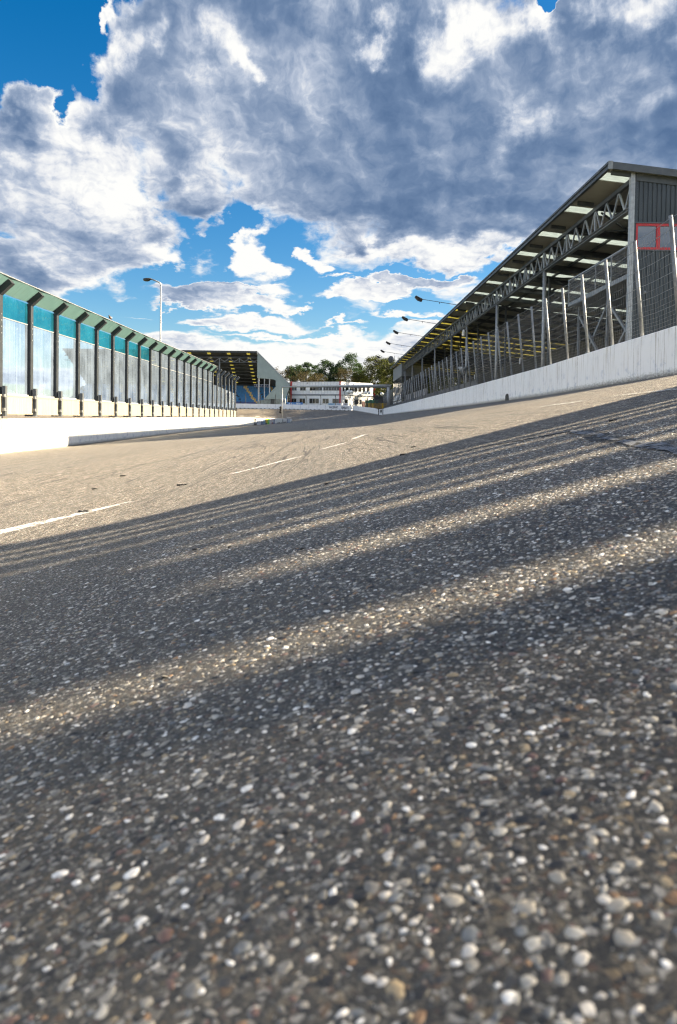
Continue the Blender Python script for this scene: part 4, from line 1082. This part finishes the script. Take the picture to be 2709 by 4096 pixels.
globe_lamp(7.9,178,6.68,(-.45,.45),'twin globe lamp nearer the yellow container',2.0)
globe_lamp(10.5,160,5.8,(0,),'single globe lamp above the yellow container fence',1.5)
def container(name, label, pts, z0, z1, m):
    c = empty(name, (pts[0][0],pts[0][1],z0), label, 'container')
    mb = MB(); mb.prism([(*p,z0) for p in pts], (0,0,z1-z0)); mb.build('body', m, c, bevel=.05)
    a, b = Vector(pts[0]), Vector(pts[1]); d = b-a; n = Vector((d.y,-d.x)).normalized(); mb = MB()
    for i in range(9):
        p = a+d*((i+.5)/9); q = p+n*.09; mb.bar((*q,z0+.1),(*q,z1-.15),.14,.12,(n.x,n.y,0))
    mb.bar((*(a+n*.1),z1-.08),(*(b+n*.1),z1-.08),.12,.14); mb.build('rib', m, c)
container('yellow_container', 'yellow steel container behind the dark catch fence', [(7.8,184.5),(12.3,181.5),(13.6,183.6),(9.1,186.6)], 2.0, 4.15, M['skipyellow'])
container('green_container', 'green steel container standing behind the yellow one', [(7.9,188),(10.2,186.6),(11.4,188.5),(9.1,190)], 2.0, 5.05, M['skipgreen'])
kx = empty('kiosk', (14.5,190,2), 'dark flat roofed kiosk below the trees beside the gantry', 'kiosk')
mb = MB(); mb.box(10.6,16,188.8,192,2,5.6); mb.build('walls', M['dark_int'], kx); mb = MB(); mb.box(10.2,16.4,188.4,192.4,5.605,6.0); mb.build('roof', M['dark_steel'], kx)
lx = empty('utility_cabinet', (-15,185,2.3), 'white utility cabinet at the foot of the sage end wall', 'cabinet')
mb = MB(); mb.box(-15.2,-13.9,184.6,185.6,2.0,5.1); mb.build('body', M['whitetrim'], lx, bevel=.03)
mb = MB(); mb.box(-15.0,-14.1,184.56,184.598,4.0,4.8); mb.build('grille', M['bandgrey'], lx)

# ------------------------------------------------------------------ rubber scraps on the track
spots = [(-1.66,4.48,.10,'long black rubber scrap lying on the near white dash'), (-1.32,5.83,.11,'black rubber shred on sunlit asphalt left of the second dash'),
 (-.38,1.84,.016,'small black scrap in the shade, left of two others'), (-.27,1.74,.011,'tiny black crumb between two small scraps'), (-.07,1.46,.010,'black crumb on the lit streak near the centre'),
 (-.42,2.31,.012,'black crumb in the shade below the long dash'), (.39,4.0,.045,'black rubber shred at the shadow edge near the centre'), (1.23,3.04,.04,'black rubber shred by the mortar repair on the right'),
 (-.04,3.1,.03,'thin black shred amid the narrow light streaks'), (-2.37,7.58,.08,'black shred on the tan asphalt far left'), (.52,4.6,.05,'black shred just beyond the shadow edge'), (-2.2,6.2,.06,'thin black shred left on sunlit asphalt')]
for x, y, l, lab in spots:
    l *= .75
    mb = MB(); a = random.random()*.8-.4; z = gz(x,y); n = 7; pts = []
    for i in range(n):
        t = i/(n-1)-.5; px, py = x+l*t*math.cos(a)+random.uniform(-.08,.08)*l, y+l*t*math.sin(a)+random.uniform(-.08,.08)*l
        pts.append((px,py,gz(px,py)+.006+.06*l*random.random()))
    mb.tube(pts, .10*l+.002, 6, .05*l+.001); o = mb.build('rubber_scrap', M['black'], None); o.data.transform(Matrix.Translation((-x,-y,-z))); o.location = (x,y,z)
    tag(o, lab, 'rubber scrap', 'rubber scraps on the track')

# ------------------------------------------------------------------ trees
def tree(x, y, zt, w, kind, label, dens=1.0, name=None):
    zb = 2.2; h = zt-zb; name = name or ('pine_tree' if kind == 'pine' else 'bare_tree' if kind == 'brown' else 'leafy_tree')
    t = empty(name, (x,y,zb), label, 'tree', 'trees behind the white building')
    lean = random.uniform(-.4,.4)
    mb = MB(); mb.tube([(x,y,zb-.3),(x+lean*.3,y,zb+h*.4),(x+lean,y,zb+h*.93)], .28, 8, .05)
    limbs = []
    for i in range(16 if kind != 'pine' else 12):
        f = random.uniform(.28,.92); a = random.random()*6.28; l = w*(.5 if kind == 'pine' else .62)*(1.1-f*.75)
        p = Vector((x+lean*f,y,zb+h*f)); q = p+Vector((math.cos(a)*l, math.sin(a)*l, l*(.25 if kind == 'pine' else .8)))
        mb.tube([p, (p+q)/2+Vector((0,0,.1)), q], .09, 5, .02); limbs.append((p,q))
    mb.build('trunk', M['bark'], t)
    # foliage: many small clumps through the crown's volume, dense inside, ragged outside
    cl = [(q, .8) for p, q in limbs]
    for i in range(150):
        f = random.uniform(.05,1.0)
        prof = min(1,(1.03-f)**.42*1.15) if kind == 'pine' else math.sin(min(1,f*1.02)*math.pi*.70+.55)
        a = random.random()*6.28; r = w*.5*prof*(random.random()**.42)
        cl.append((Vector((x+lean*f+math.cos(a)*r, y+math.sin(a)*r, zb+h*f)), random.uniform(.35,1.0)))
    V = []; per = int((62 if kind != 'brown' else 44)*dens); s0 = {'pine':.24,'brown':.26,'olive':.24}[kind]
    for c, k in cl:
        n = int(per*k)+6; rad = w*.12*k+.25
        d = rng.normal(0, 1, (n,3)); d /= np.linalg.norm(d, axis=1)[:,None]; d *= (rng.random(n)**.45)[:,None]*rad; d[:,2] *= .75
        P = d+np.array(c)
        u = rng.normal(0,1,(n,3)); u /= np.linalg.norm(u,axis=1)[:,None]; v = np.cross(u, rng.normal(0,1,(n,3))); v /= np.linalg.norm(v,axis=1)[:,None]
        s = s0*rng.uniform(.5,1.2,n)[:,None]; asp = .5 if kind != 'brown' else .25
        V.append(np.stack([P-u*s, P+v*s*asp, P+u*s, P-v*s*asp], 1))
    V = np.concatenate(V).reshape(-1,3).astype(np.float32); nf = len(V)//4
    me = bpy.data.meshes.new('crown'); me.vertices.add(len(V)); me.vertices.foreach_set('co', V.reshape(-1)); me.loops.add(nf*4); me.loops.foreach_set('vertex_index', np.arange(nf*4, dtype=np.int32))
    me.polygons.add(nf); me.polygons.foreach_set('loop_start', np.arange(0,nf*4,4,dtype=np.int32)); me.polygons.foreach_set('loop_total', np.full(nf,4,np.int32)); me.update(calc_edges=True)
    me.materials.append(M[kind]); o = bpy.data.objects.new('crown', me); col.objects.link(o); o.parent = t
TREES = [(-22,214,14.6,6,'brown','thin bare tree rising over the sage end wall slope'),(-18.2,232,15.8,9,'brown','brown bare tree leftmost behind the white building'),
 (-16.4,240,17.6,7,'pine','small dark pine above the left end of the white building'),(-13.6,233,18.0,7,'pine','slim pine second from the left end'),(-10.8,236,18.7,8,'pine','dark round topped pine over the left windows'),
 (-11.4,224,14.6,10,'brown','broad brown bare tree close behind the left roof edge'),(-7.4,240,18.2,7.5,'pine','pine with a sparse top left of the taller one'),(-4.2,234,19.5,9.5,'pine','broad dark pine over the middle of the white roof'),
 (-1.0,240,18.0,7,'pine','narrow pine right of the broad dark pine'),(1.0,236,19.5,6.5,'pine','pointed pine left of the tallest tree'),(4.8,234,22.0,10,'pine','tallest dark pine above the red corner post'),
 (2.6,222,15.8,9,'brown','brown bare tree in front of the tallest pine'),(8,238,18.6,8,'pine','pine between the tallest pine and the leafy clump'),(11.6,228,20.0,11,'olive','dark leafy tree over the right end of the white building'),
 (15.6,224,19.4,11,'olive','leafy tree nearest the grandstand roof edge'),(19.5,219,17.8,10,'olive','olive leafy tree partly behind the grandstand end'),(-6.6,225,14.2,9,'brown','low brown bare tree behind the middle roof'),
 (8.0,224,14.5,9,'olive','low olive tree behind the sunlit side of the building'),(14.5,197,15.8,8.5,'olive','olive tree right behind the kiosk'),(19,188,16.5,10,'olive','olive tree between kiosk and grandstand end'),
(24,171,17.8,12,'olive','leafy tree just beyond the grandstand end',2.4),(25,179,18.4,12,'olive','leafy tree second beyond the grandstand end',2.4),(25,188,18.6,12,'olive','leafy tree third beyond the grandstand end, nearest the kiosk',2.4),
 (34,176,23.5,14,'olive','tall leafy tree behind the far grandstand bays',2.4),(34,186,26,14,'olive','tall leafy tree behind the grandstand end wall',2.4),
 (44,170,33,17,'olive','tallest leafy tree standing behind the grandstand',2.6),(44,181,34,17,'olive','very tall leafy tree between two others behind the grandstand',2.6),(45,191,35,17,'olive','tall leafy tree behind the grandstand, farthest to the right',2.6),(-26,222,13.5,6,'brown','bare tree behind the far stand roof')]
for a in TREES: tree(*a)
settle()

# ------------------------------------------------------------------ sky, sun, camera
SUN = Vector((1, .18, .552)).normalized()
sun_el = math.asin(SUN.z); sun_az = math.atan2(SUN.x, SUN.y)
ld = bpy.data.lights.new('sun', 'SUN'); ld.energy = 5; ld.angle = R(.55); ld.color = (1,.85,.61)
lo = bpy.data.objects.new('sun', ld); col.objects.link(lo); lo.rotation_euler = SUN.to_track_quat('Z', 'Y').to_euler(); lo.location = SUN*80

COVER = [(-0.0024, 0.1673, 0.443, 0.0696, 0.3, -0.0), (-0.1649, 0.1821, 0.0924, 0.0056, 0.6, -0.0), (0.0605, 0.1739, 0.1009, 0.0057, 0.7, 0.07), (-0.0898, 0.1238, 0.1507, 0.0063, 0.6, -0.0), (0.1482, 0.1445, 0.0742, 0.0056, 0.6, -0.0), (-0.2254, 0.1601, 0.0963, 0.0062, 0.5, -0.0), (0.0233, 0.1369, 0.1012, 0.0051, 0.6, -0.0), (-0.2785, 0.1455, 0.0761, 0.0073, 0.7, 0.07), (0.1411, 0.1988, 0.0806, 0.01, 0.8, 0.14), (-0.0526, 0.1572, 0.0694, 0.0063, 0.6, -0.0), (0.1361, 0.1311, 0.0993, 0.0088, 0.6, -0.0), (-0.0155, 0.2034, 0.057, 0.0063, 0.5, -0.0), (0.0383, 0.3807, 0.4801, 0.2087, 1.5, -0.0), (0.2804, 0.411, 0.3489, 0.2002, 1.2, -0.0), (-0.2104, 0.4615, 0.2001, 0.1487, 1.0, -0.0), (-0.3698, 0.2792, 0.1818, 0.1535, 1.3, -0.0), (-0.4287, 0.3438, 0.0786, 0.0921, 0.9, -0.0), (0.3625, 0.4913, 0.1426, 0.053, 0.8, -0.0), (-0.4282, 0.1966, 0.1363, 0.0518, 0.8, -0.0), (-0.0276, 0.5695, 0.3796, 0.1392, 1.5, -0.0), (0.4097, 0.321, 0.2116, 0.1331, 1.3, -0.0), (0.4149, 0.5177, 0.1048, 0.1152, 1.0, -0.0), (0.2542, 0.2805, 0.1951, 0.0673, 0.8, -0.0), (-0.2675, 0.2392, 0.1355, 0.055, 0.9, -0.0), (0.1648, 0.2443, 0.1476, 0.0374, 1.0, -0.0), (-0.1222, 0.2243, 0.0468, 0.0346, 0.95, -0.0), (-0.0378, 0.2269, 0.024, 0.0164, 0.8, -0.349), (-0.177, 0.1672, 0.1657, 0.0187, 0.95, -0.052), (0.0603, 0.1873, 0.1576, 0.0189, 1.0, 0.105), (-0.1398, 0.1383, 0.1428, 0.0125, 0.85, -0.0), (0.1109, 0.1508, 0.075, 0.0088, 0.7, -0.0), (-0.0893, 0.0791, 0.3893, 0.0504, 0.95, -0.0), (0.1056, 0.0972, 0.2503, 0.0415, 0.85, -0.0), (-0.2068, 0.1067, 0.1819, 0.0186, 0.4, -0.0), (0.0424, 0.1247, 0.1642, 0.0114, 0.4, -0.0), (0.2851, 0.1994, 0.1163, 0.0243, 0.6, -0.0), (-0.3801, 0.1562, 0.0655, 0.0176, 0.45, -0.436), (-0.4446, 0.4729, 0.031, 0.04, 0.6, -0.0), (-0.3381, 0.5012, 0.0282, 0.0299, 0.8, -0.0), (-0.0889, 0.0415, 0.6908, 0.0441, 1.2, -0.0), (-0.4342, 0.4343, 0.0574, 0.0804, -1.0, -0.0), (-0.3871, 0.4794, 0.0652, 0.0763, -0.9, -0.0), (-0.3919, 0.3695, 0.0379, 0.041, -1.0, -0.524), (0.3119, 0.5183, 0.054, 0.03, -2.6, -0.0), (-0.3458, 0.4207, 0.0224, 0.0238, -0.6, -0.0), (0.1348, 0.2037, 0.2483, 0.0113, -0.5, -0.0), (-0.2495, 0.1942, 0.0595, 0.0245, -0.6, -0.0), (-0.1595, 0.2461, 0.0432, 0.025, -0.5, -0.0)]
BRIGHT = [(-0.3804, 0.229, 0.1747, 0.0705, 0.35, -0.0), (-0.2103, 0.4518, 0.2305, 0.1735, 0.34, -0.0), (0.0383, 0.3807, 0.5685, 0.3161, 0.38, -0.0), (-0.0047, 0.3257, 0.2658, 0.1139, -0.1, -0.0), (-0.3644, 0.3012, 0.1825, 0.1538, 0.22, -0.0), (-0.0512, 0.0485, 0.7576, 0.0569, 0.6, -0.0), (0.3941, 0.3071, 0.1878, 0.1165, 0.3, -0.0), (-0.3971, 0.3486, 0.1078, 0.0759, 0.7, -0.524), (-0.3085, 0.3129, 0.1266, 0.0664, 0.6, -0.611), (-0.3365, 0.2665, 0.1581, 0.0598, 0.6, -0.0), (-0.4285, 0.2928, 0.0681, 0.0518, 0.25, -0.0), (-0.2812, 0.482, 0.0351, 0.0548, 0.5, -0.524), (-0.1683, 0.4797, 0.0555, 0.05, 0.4, -0.349), (0.0548, 0.4993, 0.0567, 0.0316, 0.75, 0.349), (0.1654, 0.5117, 0.0798, 0.0561, 0.8, -0.524), (0.2666, 0.5033, 0.082, 0.0548, 0.9, -0.0), (0.4054, 0.4846, 0.0899, 0.0579, 0.9, -0.0), (-0.0084, 0.5433, 0.057, 0.0949, 0.5, -0.349), (0.3646, 0.4116, 0.0878, 0.053, 0.35, 0.349), (0.2518, 0.3932, 0.0709, 0.0367, 0.35, 0.698), (-0.1435, 0.4523, 0.0373, 0.0251, 0.5, -0.0), (0.1648, 0.2443, 0.1722, 0.0312, 0.7, -0.0), (0.0406, 0.2427, 0.1263, 0.019, 0.4, -0.0), (0.1945, 0.2834, 0.152, 0.0248, 0.2, -0.0), (-0.1222, 0.2243, 0.0686, 0.0566, 0.9, -0.0), (-0.0378, 0.2269, 0.0443, 0.0316, 0.9, -0.0), (-0.0526, 0.1572, 0.6313, 0.1201, 0.75, -0.0), (-0.0516, 0.0798, 0.6944, 0.1264, 0.55, -0.0), (-0.3803, 0.2069, 0.1638, 0.0147, 0.2, -0.0), (-0.2379, 0.2241, 0.0718, 0.0246, 0.6, -0.0), (-0.4072, 0.2262, 0.1602, 0.0174, -0.05, -0.0), (-0.4281, 0.1802, 0.1363, 0.0173, -0.1, -0.0), (-0.3381, 0.5012, 0.0395, 0.0359, 0.7, -0.0), (-0.4446, 0.4729, 0.0413, 0.0457, 0.5, -0.0)]
SKY_SAT, SKY_VAL, SIDE_FILL = 1.5, 0.27, 2.2  # last value: extra brightness of unseen clouds, added to lift the shade
EXPO = 2.6
def build_sky():
    w = bpy.data.worlds.new('World'); scene.world = w; w.use_nodes = True; nt = w.node_tree; nt.nodes.clear(); k = NT(nt)
    out = k.n('OutputWorld'); bg = k.n('Background'); bg.inputs['Strength'].default_value = .1; k.L.new(bg.outputs[0], out.inputs[0])
    st = k.n('TexSky', sky_type='NISHITA', sun_disc=False, sun_elevation=sun_el, sun_rotation=sun_az, air_density=1.0, dust_density=.6, ozone_density=2.0)
    d = k.n('TexCoord').outputs['Generated']
    s = k.n('SeparateXYZ'); k.L.new(d, s.inputs[0])
    az = k.math('ARCTAN2', s.outputs[0], s.outputs[1]); el = k.math('ARCSINE', s.outputs[2])
    c = k.n('CombineXYZ'); k.set(c.inputs[0], az); k.set(c.inputs[1], el); q = c.outputs[0]
    # noise space: clouds flatten towards the horizon
    lg = k.math('LOGARITHM', k.math('ADD', k.math('MAXIMUM', el, 0), .13), math.e)
    c2 = k.n('CombineXYZ'); k.set(c2.inputs[0], k.math('MULTIPLY', az, 3.0)); k.set(c2.inputs[1], k.math('MULTIPLY', lg, 1.95)); p = c2.outputs[0]
    def nz(vec, scale, det, rough, dist=0): return k.noise(vec, scale, det, rough, '2D', dist)
    def warp(vec, scale, det, amp, seed):
        wn = k.n('TexNoise', noise_dimensions='2D'); k.set(wn.inputs['Vector'], k.vm('ADD', vec, seed)); wn.inputs['Scale'].default_value = scale; wn.inputs['Detail'].default_value = det; wn.inputs['Roughness'].default_value = .58
        return k.vm('MULTIPLY', k.vm('SUBTRACT', wn.outputs['Color'], (.5,.5,.5)), amp)
    wv = warp(p, 2.2, 7, (.26,.17,0), (0,0,0))          # ragged outlines of the placed masses
    vs_ = k.n('VectorMath', operation='SCALE'); k.set(vs_.inputs[0], wv); k.set(vs_.inputs['Scale'], k.maprange(el, .06, .30, .32, 1))
    qw = k.vm('ADD', q, vs_.outputs[0])
    def acc(blobs, start):
        v = start
        for (x, y, rx, ry, wgt, ang) in blobs:
            # (each mass waits for the one before: keeps the shader stack small)
            ch = k.n('VectorMath', operation='MULTIPLY_ADD'); ch.inputs[1].default_value = (0,0,0); k.set(ch.inputs[2], qw)
            if isinstance(v, bpy.types.NodeSocket): k.set(ch.inputs[0], v)
            m = k.mapping(ch.outputs[0], (x,y,0), (0,0,ang), (rx,ry,1), 'TEXTURE')
            g = k.maprange(k.vm('LENGTH', m), 0, 1, wgt, 0, 'SMOOTHSTEP')
            v = k.math('ADD', v, g)
        return v
    cov = acc(COVER, 0.0); bri = k.math('SUBTRACT', acc(BRIGHT, cov), cov)
    pw = k.vm('ADD', p, warp(p, 5, 3, (.12,.12,0), (3,1,0)))
    n1 = nz(pw, 2.6, 10, .56); n2 = nz(k.vm('ADD', pw, (.035,.045,0)), 2.6, 10, .56)
    relief = k.math('SUBTRACT', n1, n2)
    nb = nz(k.vm('ADD', p, (5,2,0)), 1.1, 4, .5)
    side = k.maprange(k.math('ABSOLUTE', az), .62, .9, 0, 1, 'SMOOTHSTEP')  # clouds out of view, made fuller, brighter and warmer as fill light
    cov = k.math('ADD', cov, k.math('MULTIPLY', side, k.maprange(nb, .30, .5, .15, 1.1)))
    dens = k.math('ADD', cov, k.math('MULTIPLY', k.math('SUBTRACT', n1, .5), 1.9))
    a = k.maprange(dens, .28, .62, 0, 1, 'SMOOTHSTEP')
    rim = k.maprange(dens, .35, 1.0, .50, 0, 'SMOOTHSTEP')        # thin sunlit edges
    b = k.math('ADD', bri, k.math('MULTIPLY', k.math('SUBTRACT', n1, .5), -.65))
    b = k.math('ADD', b, k.math('MULTIPLY', relief, 1.6))
    b = k.math('ADD', b, k.math('MULTIPLY', k.math('SUBTRACT', nb, .5), .7))
    b = k.math('ADD', b, rim)
    f1 = nz(k.vm('ADD', pw, (9,4,0)), 9, 6, .6); f2 = nz(k.vm('ADD', pw, (9.012,4.016,0)), 9, 6, .6)     # small billows, seen best on the bright tops
    b = k.math('ADD', b, k.math('MULTIPLY', k.math('SUBTRACT', f1, f2), k.maprange(b, .3, .9, .15, .9)))
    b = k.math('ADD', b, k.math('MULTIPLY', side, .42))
    cc = k.ramp(b, [(.0,(.10,.175,.325)), (.22,(.16,.245,.405)), (.42,(.29,.375,.53)), (.60,(.50,.57,.70)), (.80,(.83,.85,.89)), (1.0,(1.0,1.0,.98))])
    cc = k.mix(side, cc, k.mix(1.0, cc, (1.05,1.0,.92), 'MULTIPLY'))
    cloud = k.n('VectorMath', operation='SCALE'); k.set(cloud.inputs[0], cc); k.set(cloud.inputs['Scale'], k.math('MULTIPLY', k.maprange(side, 0, 1, 1, SIDE_FILL), 10/2**EXPO))
    sk = k.n('HueSaturation'); k.set(sk.inputs['Color'], st.outputs[0]); sk.inputs['Saturation'].default_value = SKY_SAT; sk.inputs['Value'].default_value = SKY_VAL
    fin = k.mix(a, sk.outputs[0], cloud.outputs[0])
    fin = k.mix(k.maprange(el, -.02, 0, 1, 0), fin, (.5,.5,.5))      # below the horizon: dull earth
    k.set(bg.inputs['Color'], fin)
    w.cycles.sampling_method = 'MANUAL'; w.cycles.sample_map_resolution = 1024
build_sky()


cam = bpy.data.cameras.new('camera'); co = bpy.data.objects.new('camera', cam); col.objects.link(co)
pitch, roll = R(1.3), R(.8)
f = Vector((0,math.cos(pitch),-math.sin(pitch))); r = Vector((1,0,0)); u = r.cross(f)
r2 = r*math.cos(roll)+u*math.sin(roll); u2 = u*math.cos(roll)-r*math.sin(roll)
co.matrix_world = Matrix(((r2.x,u2.x,-f.x,0),(r2.y,u2.y,-f.y,0),(r2.z,u2.z,-f.z,0),(0,0,0,1)))
cam.sensor_fit = 'HORIZONTAL'; cam.sensor_width = 24; cam.lens = 24*1580/1568
cam.shift_x = .0029; cam.shift_y = -.11585
cam.clip_start = .02; cam.clip_end = 4000
cam.dof.use_dof = True; cam.dof.focus_distance = 4.5; cam.dof.aperture_fstop = 9
scene.camera = co
vs = scene.view_settings; vs.view_transform = 'Standard'; vs.look = 'None'; vs.gamma = 1; vs.use_curve_mapping = False
vs.exposure = EXPO
DENOISE = True
cy_ = scene.cycles; cy_.max_bounces = 8; cy_.transparent_max_bounces = 16; cy_.caustics_reflective = False; cy_.caustics_refractive = False
cy_.use_denoising = DENOISE; cy_.filter_width = 1.2; cy_.use_light_tree = False
